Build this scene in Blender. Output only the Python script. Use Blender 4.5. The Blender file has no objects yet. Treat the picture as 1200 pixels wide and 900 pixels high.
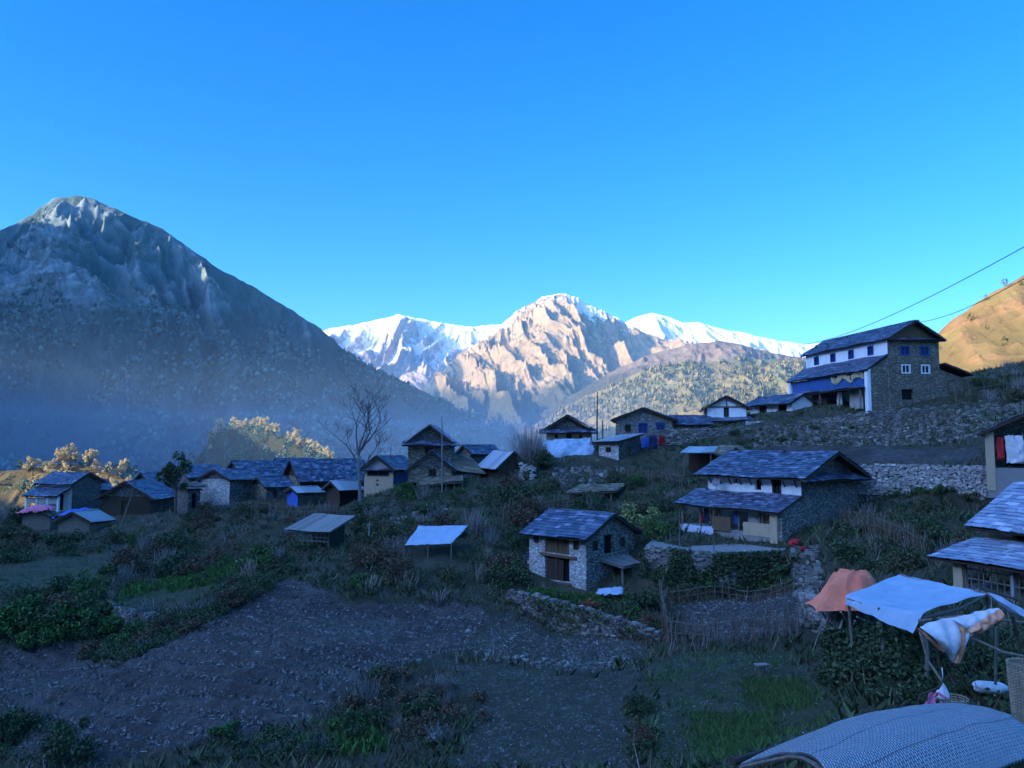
import bpy, bmesh, math, random
import numpy as np
from mathutils import Vector, Matrix

# ------------------------------------------------------------------ camera, sky, sun, exposure
sc = bpy.context.scene
COL = sc.collection
random.seed(7)
RNG = np.random.default_rng(7)
F, CU, CV = 902.0, 600.0, 450.0                 # the photograph's focal length and centre, in its pixels
PITCH = math.radians(4.5)
cam_d = bpy.data.cameras.new('camera')
cam_d.sensor_fit = 'HORIZONTAL'; cam_d.sensor_width = 36.0; cam_d.lens = 36.0 * F / 1200.0
cam_d.clip_start = 0.2; cam_d.clip_end = 40000
cam = bpy.data.objects.new('camera', cam_d); COL.objects.link(cam)
cam.location = (0, 0, 0); cam.rotation_euler = (math.radians(90) + PITCH, 0, 0)
sc.camera = cam

SUN_H = np.array([-0.906, -0.423])              # horizontal direction towards the sun: left and a little behind
SUN_T = 0.33                                    # tan of its elevation
SKY_SAT, SKY_HUE = 1.33, 0.510                   # the deep blue of clear mountain air
SUN_EL = math.atan(SUN_T)
world = bpy.data.worlds.new('World'); sc.world = world; world.use_nodes = True
wt = world.node_tree; wt.nodes.clear()
wo = wt.nodes.new('ShaderNodeOutputWorld'); wb = wt.nodes.new('ShaderNodeBackground')
sky = wt.nodes.new('ShaderNodeTexSky'); sky.sky_type = 'NISHITA'; sky.sun_disc = False
sky.sun_elevation = SUN_EL; sky.sun_rotation = math.atan2(SUN_H[0], SUN_H[1])
sky.altitude = 2600; sky.air_density = 1.0; sky.dust_density = 0.6; sky.ozone_density = 3.0
hs = wt.nodes.new('ShaderNodeHueSaturation'); hs.inputs['Hue'].default_value = SKY_HUE
# the wide pale glow round the low sun, which stands behind the camera's left shoulder
gtc = wt.nodes.new('ShaderNodeTexCoord'); gd = wt.nodes.new('ShaderNodeVectorMath'); gd.operation = 'DOT_PRODUCT'; wt.links.new(gtc.outputs['Generated'], gd.inputs[0])
gd.inputs[1].default_value = Vector((SUN_H[0], SUN_H[1], SUN_T)).normalized()
def glow(a, b):
    o = wt.nodes.new('ShaderNodeMapRange'); o.interpolation_type = 'SMOOTHSTEP'; wt.links.new(gd.outputs['Value'], o.inputs[0])
    for i, q in enumerate((.25, .85, a, b)): o.inputs[i + 1].default_value = q
    return o.outputs[0]
wt.links.new(glow(SKY_SAT, 1.02), hs.inputs['Saturation']); wt.links.new(glow(.90, 4.2), hs.inputs['Value'])
wt.links.new(sky.outputs[0], hs.inputs['Color']); wt.links.new(hs.outputs[0], wb.inputs[0])
wb.inputs[1].default_value = 0.15
wt.links.new(wb.outputs[0], wo.inputs[0])
sun_d = bpy.data.lights.new('sun', 'SUN'); sun_d.energy = 5.0; sun_d.angle = math.radians(0.5); sun_d.color = (1.0, 0.79, 0.46)
sun = bpy.data.objects.new('sun', sun_d); COL.objects.link(sun)
sun.rotation_euler = Vector((SUN_H[0], SUN_H[1], SUN_T)).to_track_quat('Z', 'Y').to_euler()
sc.view_settings.view_transform = 'Standard'; sc.view_settings.look = 'None'
sc.view_settings.gamma = 1.0; sc.view_settings.use_curve_mapping = False
sc.view_settings.exposure = 1.45
sc.cycles.use_denoising = True
sc.cycles.max_bounces = 5; sc.cycles.diffuse_bounces = 3; sc.cycles.volume_bounces = 1; sc.cycles.transparent_max_bounces = 8

# ------------------------------------------------------------------ numbers: pixels of the photograph to points of the place
CP, SP = math.cos(PITCH), math.sin(PITCH)
def P(u, v, d):
    """the point at forward distance d metres (along +Y) seen at pixel (u, v)"""
    a = (u - CU) / F; b = (CV - v) / F
    y = CP - b * SP; z = SP + b * CP
    return Vector((a / y * d, d, z / y * d))
def kx(u, v=540):
    a = (u - CU) / F; b = (CV - v) / F
    return a / (CP - b * SP)
def kz(v):
    b = (CV - v) / F
    return (SP + b * CP) / (CP - b * SP)

def hash2(ix, iy, seed):
    h = np.sin(ix * 127.1 + iy * 311.7 + seed * 74.7) * 43758.5453
    return h - np.floor(h)
def vnoise(x, y, seed=0):
    ix = np.floor(x); iy = np.floor(y); fx = x - ix; fy = y - iy
    fx = fx * fx * fx * (fx * (fx * 6 - 15) + 10); fy = fy * fy * fy * (fy * (fy * 6 - 15) + 10)
    a = hash2(ix, iy, seed); b = hash2(ix + 1, iy, seed); c = hash2(ix, iy + 1, seed); d = hash2(ix + 1, iy + 1, seed)
    return (a + (b - a) * fx) * (1 - fy) + (c + (d - c) * fx) * fy
def fbm(x, y, seed=0, octv=4, gain=0.5):
    s = 0; a = 1; t = 0
    for k in range(octv):
        s = s + a * vnoise(x * 2 ** k + 17.3 * k, y * 2 ** k - 9.1 * k, seed + k); t += a; a *= gain
    return s / t
def ridged(x, y, seed=0, octv=4, gain=0.5):
    s = 0; a = 1; t = 0
    for k in range(octv):
        n = 1 - np.abs(2 * vnoise(x * 2 ** k + 11.3 * k, y * 2 ** k - 7.7 * k, seed + k) - 1)
        s = s + a * n * n; t += a; a *= gain
    return s / t
def smooth(a, b, x):
    t = np.clip((x - a) / (b - a), 0, 1); return t * t * (3 - 2 * t)

# ------------------------------------------------------------------ materials
def mat(name, base=(0.2, 0.2, 0.2), rough=0.85):
    m = bpy.data.materials.new(name); m.use_nodes = True
    m.diffuse_color = (*base, 1)
    b = m.node_tree.nodes['Principled BSDF']
    b.inputs['Base Color'].default_value = (*base, 1); b.inputs['Roughness'].default_value = rough
    b.inputs['Specular IOR Level'].default_value = 0.3
    return m
class NT:
    """a thin writer for node trees"""
    def __init__(s, m): s.m = m; s.t = m.node_tree; s.b = s.t.nodes['Principled BSDF']
    def n(s, typ, **kw):
        o = s.t.nodes.new(typ)
        for k, v in kw.items(): setattr(o, k, v)
        return o
    def l(s, a, b): s.t.links.new(a, b)
    def coords(s, kind='Object', scale=(1, 1, 1)):
        c = s.n('ShaderNodeTexCoord'); mp = s.n('ShaderNodeMapping'); mp.inputs['Scale'].default_value = scale
        if kind == 'World':
            g = s.n('ShaderNodeNewGeometry'); s.l(g.outputs['Position'], mp.inputs[0])
        else: s.l(c.outputs[kind], mp.inputs[0])
        return mp.outputs[0]
    def noise(s, vec, scale=1, detail=4, rough=0.55, dist=0):
        o = s.n('ShaderNodeTexNoise'); o.inputs['Scale'].default_value = scale; o.inputs['Detail'].default_value = detail
        o.inputs['Roughness'].default_value = rough; o.inputs['Distortion'].default_value = dist; s.l(vec, o.inputs['Vector']); return o.outputs['Fac']
    def voronoi(s, vec, scale=1, feature='F1', rnd=1):
        o = s.n('ShaderNodeTexVoronoi', feature=feature); o.inputs['Scale'].default_value = scale; o.inputs['Randomness'].default_value = rnd
        s.l(vec, o.inputs['Vector']); return o
    def ramp(s, fac, stops, interp='LINEAR'):
        o = s.n('ShaderNodeValToRGB'); e = o.color_ramp.elements; o.color_ramp.interpolation = interp
        while len(e) < len(stops): e.new(0.5)
        for i, (p, c) in enumerate(stops):
            e[i].position = p; e[i].color = (*c, 1) if len(c) == 3 else c
        s.l(fac, o.inputs[0]); return o.outputs[0]
    def mix(s, fac, a, b, blend='MIX'):
        o = s.n('ShaderNodeMix', data_type='RGBA', blend_type=blend)
        for sock, val in ((o.inputs[0], fac), (o.inputs[6], a), (o.inputs[7], b)):
            if isinstance(val, (int, float)): sock.default_value = val
            elif isinstance(val, tuple): sock.default_value = (*val, 1)
            else: s.l(val, sock)
        return o.outputs[2]
    def math(s, op, a, b=0.0, c=None, clamp=False):
        o = s.n('ShaderNodeMath', operation=op, use_clamp=clamp)
        for i, val in enumerate((a, b) if c is None else (a, b, c)):
            if isinstance(val, (int, float)): o.inputs[i].default_value = val
            else: s.l(val, o.inputs[i])
        return o.outputs[0]
    def mapr(s, v, a, b, c=0.0, d=1.0):
        o = s.n('ShaderNodeMapRange', interpolation_type='SMOOTHSTEP'); s.l(v, o.inputs[0])
        for i, q in enumerate((a, b, c, d)): o.inputs[i + 1].default_value = q
        return o.outputs[0]
    def island(s): return s.n('ShaderNodeNewGeometry').outputs['Random Per Island']
    def attr(s, name): return s.n('ShaderNodeAttribute', attribute_name=name).outputs['Fac']
    def color(s, c):
        if isinstance(c, tuple): s.b.inputs['Base Color'].default_value = (*c, 1)
        else: s.l(c, s.b.inputs['Base Color'])
    def bump(s, h, strength=0.5, dist=0.1):
        o = s.n('ShaderNodeBump'); o.inputs['Strength'].default_value = strength; o.inputs['Distance'].default_value = dist
        s.l(h, o.inputs['Height']); s.l(o.outputs[0], s.b.inputs['Normal'])

# ------------------------------------------------------------------ object helpers
def tag(o, label=None, cat=None, group=None, kind=None):
    if label: o['label'] = label
    if cat: o['category'] = cat
    if group: o['group'] = group
    if kind: o['kind'] = kind
    return o
def empty(name, loc, rz=0, label=None, cat=None, group=None):
    o = bpy.data.objects.new(name, None); COL.objects.link(o); o.location = loc; o.rotation_euler = (0, 0, rz); o.empty_display_size = 0.3
    return tag(o, label, cat, group)
def from_np(name, verts, faces, m, parent=None, smooth_sh=False, attrs=None):
    me = bpy.data.meshes.new(name)
    faces = np.asarray(faces, np.int32); nf, k = faces.shape
    me.vertices.add(len(verts)); me.vertices.foreach_set('co', np.asarray(verts, np.float32).ravel())
    me.loops.add(nf * k); me.loops.foreach_set('vertex_index', faces.ravel())
    me.polygons.add(nf); me.polygons.foreach_set('loop_start', np.arange(0, nf * k, k, dtype=np.int32))
    me.update(calc_edges=True); me.validate()
    if smooth_sh: me.polygons.foreach_set('use_smooth', np.ones(nf, bool))
    for an, av in (attrs or {}).items():
        a = me.attributes.new(an, 'FLOAT', 'POINT'); a.data.foreach_set('value', np.asarray(av, np.float32))
    me.materials.append(m)
    o = bpy.data.objects.new(name, me); COL.objects.link(o)
    if parent is not None: o.parent = parent
    return o
def grid_faces(n, m):
    i = np.arange(n - 1)[:, None] * m + np.arange(m - 1)[None, :]
    return np.stack([i, i + 1, i + m + 1, i + m], -1).reshape(-1, 4)

# ------------------------------------------------------------------ the ground: heights pinned where the photograph shows them
CTRL = [  # (pixel u, pixel v, forward distance)
 (-120,900,40),(-120,760,58),(-120,665,85),(-120,620,105),
 (20,900,36),(20,800,50),(20,765,57),(20,700,63),(20,668,75),(20,650,84),(20,630,92),(20,612,105),
 (110,900,36),(110,830,44),(110,765,57),(110,705,62),(110,665,75),(110,648,84),(90,622,93),(90,598,112),
 (200,900,35),(200,840,41),(200,770,48),(200,725,57),(190,690,66),(230,660,76),(190,630,86),(200,598,104),
 (300,900,34),(300,850,38),(300,800,41.5),(300,750,47.5),(300,700,58),(310,682,62),(330,645,70),(300,618,80),(270,592,99),(320,582,104),
 (400,900,33),(400,850,37),(400,800,41),(400,750,47.5),(400,712,57),(400,640,72),(380,638,75),(400,598,90),
 (500,900,32),(500,850,37),(500,800,42),(500,750,50),(500,718,57),(510,650,66),(510,636,70),(500,600,79),(500,576,85),(445,578,90),
 (590,900,31),(590,800,42),(590,750,50),(590,712,57),(585,650,67),(600,600,77),(590,562,88),
 (650,900,30),(650,800,42),(650,737,55),(650,698,58),(650,688,61),(686,690,60),(650,625,73),(650,580,81),(665,545,90),(665,521,98),
 (740,900,29),(740,800,41),(740,750,50),(740,720,54),(735,694,59),(735,625,71),(735,580,80),(720,545,89),(755,520,96),
 (800,880,30),(800,800,40),(800,765,46),(820,748,49),(820,710,53),(800,692,57.5),(800,646,59.5),(860,634,62),(780,590,75),(800,545,85),(840,512,92),(850,497,98),
 (880,870,29),(880,790,38.5),(880,750,45),(880,712,51),(900,695,56),(900,646,58.5),
 (960,870,28),(960,800,36),(950,760,42),(955,715,46),(960,645,55),(1010,602,63),(960,520,84),(900,495,93),
 (1040,880,19.5),(1040,795,27.5),(1075,772,24),(1000,800,31),(1040,740,36),(1040,680,43),(1060,620,54),(1060,580,63),(1060,566,66),(1060,546,67.5),(1040,528,77),(1030,505,84),(1020,480,90),
 (1110,870,19),(1110,795,23),(1130,770,27),(1110,700,38),(1120,640,50),(1120,600,58),(1140,575,60),(1140,547,61.5),(1130,528,72),(1110,500,80),(1110,470,88),(1110,455,98),
 (1195,860,15),(1195,775,25),(1195,690,38),(1195,610,52),(1180,548,60),(1195,500,72),(1195,460,86),(1200,424,102),
 (1320,800,20),(1320,600,52),(1320,500,70),(1320,420,100),
]
EXTRA = [(0,0,-7),(0,14,-10.5),(-15,5,-12),(-40,10,-16),(-80,20,-19),(15,2,-5.5),(14,10,-7.2),(40,5,-3),(60,30,0),(90,60,9),(100,100,13),(0,-40,-4),(-60,-30,-12),(60,-40,4),
         (-150,60,-22),(-120,110,-16),(-90,140,-24),(-45,135,-20),(-20,120,-15),(0,120,-10),(15,125,-6),(35,130,2),(60,130,4),(-150,160,-45),(-40,170,-45),(10,170,-26),(60,170,-10),(100,150,4)]
_pts = np.array([tuple(P(*c)) for c in CTRL] + EXTRA)
_S = 60.0
def _phi(r2): return np.where(r2 > 1e-12, 0.5 * r2 * np.log(np.maximum(r2, 1e-12)), 0)
_n = len(_pts); _xy = _pts[:, :2] / _S
_K = _phi(((_xy[:, None] - _xy[None]) ** 2).sum(-1)) + np.eye(_n) * 2e-4
_A = np.zeros((_n + 3, _n + 3)); _A[:_n, :_n] = _K; _A[:_n, _n] = 1; _A[:_n, _n + 1:] = _xy; _A[_n, :_n] = 1; _A[_n + 1:, :_n] = _xy.T
_w = np.linalg.solve(_A, np.concatenate([_pts[:, 2], [0, 0, 0]]))
def H(x, y):
    x = np.atleast_1d(np.asarray(x, float)); y = np.atleast_1d(np.asarray(y, float)); shp = x.shape
    xf = x.ravel(); yf = y.ravel(); z = np.empty(xf.size)
    for i in range(0, xf.size, 40000):
        q = np.stack([xf[i:i + 40000], yf[i:i + 40000]], -1)
        qc = np.stack([np.clip(q[:, 0], -160, 130), np.clip(q[:, 1], -50, 180)], -1) / _S
        z[i:i + 40000] = _phi(((qc[:, None] - _xy[None]) ** 2).sum(-1)) @ _w[:_n] + _w[_n] + qc @ _w[_n + 1:]
    r = np.hypot(xf, yf)
    far = -75 + 0.2 * np.clip(xf, -100, 450) + 30 * (fbm(xf / 300, yf / 300, 3) - .5)
    k = smooth(150, 320, r)
    z = z * (1 - k) + far * k
    z = z + (fbm(xf / 6, yf / 6, 5, 3) - .5) * 0.5 * smooth(3, 20, r) * (1 - k)
    return z.reshape(shp)
def H1(x, y): return float(H(x, y)[0])
def G(u, v, dmax=170.0):
    """where the ray through pixel (u, v) meets the ground"""
    ds = np.concatenate([np.arange(6, 60, .25), np.arange(60, dmax, .5)])
    k = kx(u, v); z = kz(v) * ds; h = H(k * ds, ds)
    hit = np.nonzero(z <= h)[0]
    if len(hit) == 0 or hit[0] == 0:
        i = int(np.argmin(np.abs(z - h)))
        return Vector((k * ds[i], ds[i], h[i]))
    i = hit[0]; a = (z - h)[i - 1]; b = (z - h)[i]; d = ds[i - 1] + (ds[i] - ds[i - 1]) * a / (a - b)
    return Vector((k * d, d, H1(k * d, d)))

def inpoly(x, y, poly):
    c = np.zeros(x.shape, bool); n = len(poly)
    for i in range(n):
        x0, y0 = poly[i]; x1, y1 = poly[(i + 1) % n]
        c ^= ((y0 > y) != (y1 > y)) & (x < (x1 - x0) * (y - y0) / (y1 - y0 + 1e-12) + x0)
    return c
def gpoly(px): return [tuple(G(u, v)[:2]) for u, v in px]
# plots of the village, as outlines on the ground
FIELD_MAIN = gpoly([(40,838),(130,775),(215,728),(300,690),(345,680),(420,712),(480,705),(540,708),(575,722),(545,755),(500,775),(440,790),(400,822),(360,850),(250,868),(150,890),(60,898),(20,890)])
FIELD_LOWLEFT = gpoly([(0,755),(100,750),(150,757),(90,800),(30,835),(0,850)])
FIELD_MID = gpoly([(585,716),(660,742),(745,752),(765,765),(700,790),(600,772),(545,760)])
FIELD_LOW = gpoly([(520,775),(600,780),(700,795),(750,775),(745,900),(520,900),(560,840)])
GRASS_RIGHT = gpoly([(775,770),(860,762),(930,765),(985,810),(990,850),(900,880),(850,900),(765,900),(755,830)])
TERR_LEFT = gpoly([(0,668),(60,655),(150,640),(145,655),(80,690),(0,700)])
TERR_GREEN = gpoly([(125,700),(190,680),(275,665),(260,690),(190,722)])
GARDEN = gpoly([(785,712),(900,695),(960,700),(935,742),(870,752),(800,745)])
FLAT_UP = gpoly([(880,525),(960,520),(1060,524),(1150,522),(1150,545),(1010,546),(960,540)])
PATHS = [gpoly([(1000,572),(1050,590),(1100,610),(1110,604),(1055,583),(1003,562)])]

M_ground = mat('soil_and_turf', (0.08, 0.07, 0.05), 0.95)
t = NT(M_ground); w = t.coords('World')
soil = t.ramp(t.noise(w, 2.2, 6, .7), [(.25, (.046, .042, .037)), (.5, (.092, .084, .073)), (.8, (.21, .195, .17))])
turf = t.ramp(t.noise(w, 1.1, 5, .65), [(.25, (.03, .045, .02)), (.55, (.065, .085, .04)), (.8, (.14, .13, .07))])
dry = t.ramp(t.noise(w, .8, 6, .7), [(.2, (.032, .03, .02)), (.5, (.085, .072, .048)), (.8, (.19, .155, .105))])
frost = t.mapr(t.noise(w, 3.5, 5, .75), .52, .72)
soil = t.mix(t.mapr(t.noise(w, .22, 5, .65), .42, .62, 0, .75), soil, (.045, .036, .03))
dry = t.mix(t.mapr(t.noise(w, .3, 5, .7), .4, .62, 0, .7), dry, (.03, .032, .02))
c = t.mix(t.attr('soil'), dry, soil); c = t.mix(t.attr('turf'), c, turf)
c = t.mix(t.math('MULTIPLY', frost, t.attr('frost')), c, (.30, .31, .32))
t.color(c); t.bump(t.noise(w, 4.5, 5, .75), 1.0, .3)

def build_ground():
    az = np.concatenate([np.radians(np.arange(-180, -44, 4.0)), np.radians(np.arange(-44, 44, 0.14)), np.radians(np.arange(44, 180.1, 4.0))])
    r = [1.5]
    while r[-1] < 14000: r.append(r[-1] * (1.06 if r[-1] < 8 else 1.011 if r[-1] < 25 else 1.006 if r[-1] < 72 else 1.011 if r[-1] < 130 else 1.03 if r[-1] < 400 else 1.12))
    r = np.array(r); X = np.sin(az)[:, None] * r; Y = np.cos(az)[:, None] * r
    Z = H(X, Y)
    x, y, z = X.ravel(), Y.ravel(), Z.ravel()
    soilm = np.zeros(x.size); turfm = np.full(x.size, .35); fr = np.full(x.size, .12)
    wob = (fbm(x / 2.5, y / 2.5, 21, 3) - .5) * 2.4; wob2 = (fbm(x / 2.5, y / 2.5, 31, 3) - .5) * 2.4
    near = np.hypot(x, y) < 200
    for poly, s_, t_, f_ in ((FIELD_MAIN, 1, 0, .35), (FIELD_LOWLEFT, 1, 0, .3), (FIELD_MID, .8, .35, .25), (FIELD_LOW, .55, .5, .75), (GRASS_RIGHT, .1, .8, .45),
                             (TERR_LEFT, .2, .65, .4), (TERR_GREEN, .1, .7, .4), (GARDEN, .9, .1, .3), (FLAT_UP, 1, 0, .1), (PATHS[0], .7, 0, .5)):
        k = inpoly(x + wob, y + wob2, poly) & near
        soilm[k] = s_; turfm[k] = t_; fr[k] = f_
    furrow = np.sin((x * .55 + y * .83) * 5.2 + 3 * fbm(x / 5, y / 5, 8, 2)) * .11 + (fbm(x / .9, y / .9, 14, 3) - .5) * .3
    z = z + furrow * (soilm > .9)
    o = from_np('ground', np.stack([x, y, z], -1), np.concatenate([grid_faces(len(az), len(r))[:, ::-1]]), M_ground, None, True, {'soil': soilm, 'turf': turfm, 'frost': fr})
    o['kind'] = 'structure'
    return o
build_ground()

# ------------------------------------------------------------------ the mountains
def resample(pts, n):
    p = np.array([tuple(P(*q)) for q in pts]); seg = np.hypot(np.diff(p[:, 0]), np.diff(p[:, 2])) + .3 * np.abs(np.diff(p[:, 1]))
    s = np.concatenate([[0], np.cumsum(seg)]); q = np.linspace(0, s[-1], n)
    return np.stack([np.interp(q, s, p[:, k]) for k in range(3)], -1), q
def mountain(name, pts, m, n=500, nt=160, run=1500, base=-150, slope=1.3, fdir=(0, -1), rib=1.0, ribw=400, skew=0.0, back=800, jit=6, seed=0, amp=None, envp=.12, smooth_sh=True, warp=.6, rough=1.0, zamp=1.0):
    R, s = resample(pts, n)
    R[:, 2] += (fbm(s / (ribw * .25), s * 0, seed + 9, 5, .6) - .5) * 2 * jit
    f = np.array(fdir, float); f /= np.hypot(*f); side = np.array([-f[1], f[0]])
    tt = np.linspace(0, 1, nt) ** 1.25
    T, Sg = np.meshgrid(tt, s)
    drop = R[:, 2][:, None] - base
    prof = 1 - (1 - T) ** slope
    X = R[:, 0][:, None] + f[0] * run * T; Y = R[:, 1][:, None] + f[1] * run * T
    Z = R[:, 2][:, None] - drop * prof
    # spurs and gullies running downhill, bent and branching
    a = amp if amp is not None else drop.max() * .16
    wx = (fbm(X / (ribw * 1.7), Y / (ribw * 1.7), seed + 3, 3) - .5) * ribw * warp * 2
    if isinstance(skew, tuple):                              # spurs fanning out from the summit
        skew = skew[0] + (skew[1] - skew[0]) * smooth(.15, .75, Sg / s[-1])
    q = (Sg + skew * run * T + wx) / ribw
    rd = ridged(q, T * run / (ribw * 3.2), seed, 5, .55)
    fine = ridged((X + wx) / (ribw * .35), (Y - wx) / (ribw * .35), seed + 5, 5, .6)
    env = smooth(0, envp, T) * (1 - .55 * T)
    Z += a * rib * (rd - .62) * env + a * .42 * rough * (fine - .55) * smooth(0, .03, T)
    Y += -f[1] * a * .5 * (rd - .6) * env * -1
    X += side[0] * wx * .12 * env; Y += side[1] * wx * .12 * env
    # the far side
    nb = 14; tb = np.linspace(1, 0, nb, endpoint=False)
    Xb = R[:, 0][:, None] - f[0] * back * tb; Yb = R[:, 1][:, None] - f[1] * back * tb
    Zb = R[:, 2][:, None] - drop * .8 * tb - a * .2 * tb * ridged(s[:, None] / ribw + tb, tb, seed + 2)
    V = np.stack([np.concatenate([Xb, X], 1), np.concatenate([Yb, Y], 1), np.concatenate([Zb, Z], 1)], -1)
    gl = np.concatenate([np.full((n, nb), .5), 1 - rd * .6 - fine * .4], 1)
    o = from_np(name, V.reshape(-1, 3), grid_faces(n, nt + nb), m, None, smooth_sh, {'gully': gl.ravel()})
    o['kind'] = 'structure'
    return o

def mountain_mat(name, rockA, rockB, snow_z, snow_amt, forest_z=None, forest=((.02, .03, .018), (.05, .06, .03)), sc_=1.0, grassc=None, dust=0.0, gully=0.0, gullyc=None):
    """rock with snow above snow_z metres and woodland below forest_z, both broken up by slope and noise"""
    m = mat(name, rockA, .95); t = NT(m); w = t.coords('World')
    g = t.n('ShaderNodeNewGeometry'); sp = t.n('ShaderNodeSeparateXYZ'); t.l(g.outputs['Position'], sp.inputs[0]); zz = sp.outputs[2]
    sn = t.n('ShaderNodeSeparateXYZ'); t.l(g.outputs['Normal'], sn.inputs[0])
    n1 = t.noise(w, .004 * sc_, 8, .68); n2 = t.noise(w, .02 * sc_, 6, .7); n3 = t.noise(w, .0014 * sc_, 4, .5)
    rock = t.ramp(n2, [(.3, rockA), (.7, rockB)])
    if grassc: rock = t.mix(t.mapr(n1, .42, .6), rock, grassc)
    c = rock
    if snow_z is not None:
        lvl = t.math('ADD', zz, t.math('MULTIPLY', t.math('SUBTRACT', n1, .5), 900 / sc_))
        lvl = t.math('ADD', lvl, t.math('MULTIPLY', t.math('SUBTRACT', n2, .5), 700 / sc_))
        lvl = t.math('ADD', lvl, t.math('MULTIPLY', t.math('SUBTRACT', sn.outputs[2], .6), 700 / sc_))
        lvl = t.math('ADD', lvl, t.math('MULTIPLY', t.math('SUBTRACT', t.attr('gully'), .5), gully / sc_))
        k = t.mapr(lvl, snow_z - 90 / sc_, snow_z + 90 / sc_)
        c = t.mix(t.math('MULTIPLY', k, snow_amt), c, (.80, .80, .82))
    if dust:
        c = t.mix(t.math('MULTIPLY', t.mapr(n2, .5, .62), dust), c, (.40, .44, .45))
    if forest_z is not None:
        fl = t.math('ADD', zz, t.math('MULTIPLY', t.math('SUBTRACT', n3, .5), 500 / sc_))
        fl = t.math('ADD', fl, t.math('MULTIPLY', t.math('SUBTRACT', n1, .5), 350 / sc_))
        k = t.mapr(fl, forest_z - 70 / sc_, forest_z + 70 / sc_, 1, 0)
        fo = t.ramp(t.noise(w, .06 * sc_, 4, .7), [(.3, forest[0]), (.7, forest[1])])
        c = t.mix(k, c, fo)
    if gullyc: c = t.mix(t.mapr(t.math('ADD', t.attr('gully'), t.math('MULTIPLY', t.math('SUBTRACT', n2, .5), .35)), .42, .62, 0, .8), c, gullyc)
    t.color(c); t.bump(t.noise(w, .035 * sc_, 9, .8), 1.0, 22 / sc_)
    return m
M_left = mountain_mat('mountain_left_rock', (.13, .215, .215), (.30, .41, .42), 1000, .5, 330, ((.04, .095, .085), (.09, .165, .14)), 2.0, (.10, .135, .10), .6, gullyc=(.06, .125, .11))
M_peak = mountain_mat('mountain_brown_rock', (.20, .135, .07), (.50, .37, .20), 1330, .96, 380, ((.03, .035, .02), (.08, .08, .04)), gully=1200)
M_snow = mountain_mat('mountain_snow', (.30, .23, .18), (.5, .42, .36), 1120, .97, gully=1300)
M_brown = mountain_mat('mountain_dry_grass', (.12, .085, .055), (.30, .22, .14), None, 0, 430, ((.03, .035, .02), (.09, .08, .04)))
M_green = mountain_mat('mountain_forest_floor', (.15, .125, .045), (.36, .27, .11), None, 0, None, sc_=2.0, grassc=(.14, .145, .06))
M_orange = mountain_mat('hillside_dry_grass', (.30, .165, .07), (.48, .30, .14), None, 0, None, sc_=10, grassc=(.32, .25, .09), gullyc=(.22, .17, .065))
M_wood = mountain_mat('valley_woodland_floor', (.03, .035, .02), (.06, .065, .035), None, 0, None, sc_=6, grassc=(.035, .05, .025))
M_spur = mountain_mat('spur_grass', (.12, .10, .05), (.26, .2, .11), None, 0, None, sc_=10, grassc=(.10, .1, .05))

E_PTS = [(-330,420,1500),(-200,345,1700),(-90,300,1900),(-30,282,2000),(0,270,2050),(40,251,2100),(62,233,2130),(90,227,2150),(112,234,2160),(150,251,2180),(190,268,2200),(215,285,2220),(260,316,2260),(300,338,2300),(330,357,2320),(380,388,2400),(420,424,2450),(470,447,2500),(520,470,2550),(560,500,2600),(610,535,2650)]
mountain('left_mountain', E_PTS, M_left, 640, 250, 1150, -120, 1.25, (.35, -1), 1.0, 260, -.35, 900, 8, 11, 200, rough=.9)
mountain('snow_range_left', [(300,430,9300),(360,395,9200),(388,385,9200),(430,378,9200),(468,369,9200),(490,373,9200),(512,377,9200),(545,383,9200),(590,380,9300),(640,372,9400),(700,380,9400)], M_snow, 460, 190, 2600, 100, 1.2, (.25, -1), 1.1, 420, .5, 1500, 22, 21, 400, rough=.55)
mountain('central_peak', [(455,500,6600),(495,456,6700),(520,432,6750),(545,412,6800),(570,396,6850),(592,377,6900),(612,361,6950),(636,347,7000),(655,345,7000),(668,346,7000),(692,358,7050),(722,370,7100),(745,385,7100),(775,396,7100),(830,403,7200),(900,410,7300)], M_peak, 760, 280, 2500, -100, 1.25, (-.12, -1), 1.15, 340, -.62, 1500, 26, 33, 400, rough=.5, warp=.55)
mountain('snow_range_right', [(690,395,9800),(725,382,9800),(745,372,9700),(765,366,9700),(785,371,9700),(800,378,9700),(820,378,9700),(840,384,9700),(880,392,9700),(920,400,9800),(945,404,9800),(970,401,9900),(1000,404,9900),(1060,410,10000),(1150,430,10000)], M_snow, 420, 120, 2400, 200, 1.2, (-.2, -1), .7, 700, 0, 1500, 14, 41, 240)
mountain('brown_ridge', [(640,480,5000),(690,452,5000),(725,432,5000),(760,416,5000),(800,405,5000),(840,399,5000),(870,404,5000),(905,414,5100),(950,420,5200),(1020,428,5300),(1120,440,5400)], M_brown, 420, 130, 1700, -100, 1.2, (-.2, -1), .9, 420, -.2, 900, 12, 51, 150)
mountain('forest_hill', [(560,545,3810),(600,520,3810),(640,493,3810),(680,468,3810),(715,452,3810),(745,437,3810),(775,428,3810),(800,424,3810),(830,425,3873),(870,420,3937),(910,421,4064),(960,425,4191),(1040,428,4318),(1160,440,4445)], M_green, 420, 150, 1650, -100, 1.1, (-.2, -1), .9, 360, -.1, 700, 8, 61, 105)
mountain('right_hill', [(1000,480,340),(1060,428,350),(1085,402,355),(1110,380,360),(1135,361,365),(1160,345,370),(1200,322,380),(1260,290,400),(1400,210,430)], M_orange, 300, 140, 210, -10, 1.1, (-.3, -1), .8, 45, 0, 200, .7, 71, 9)
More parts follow.
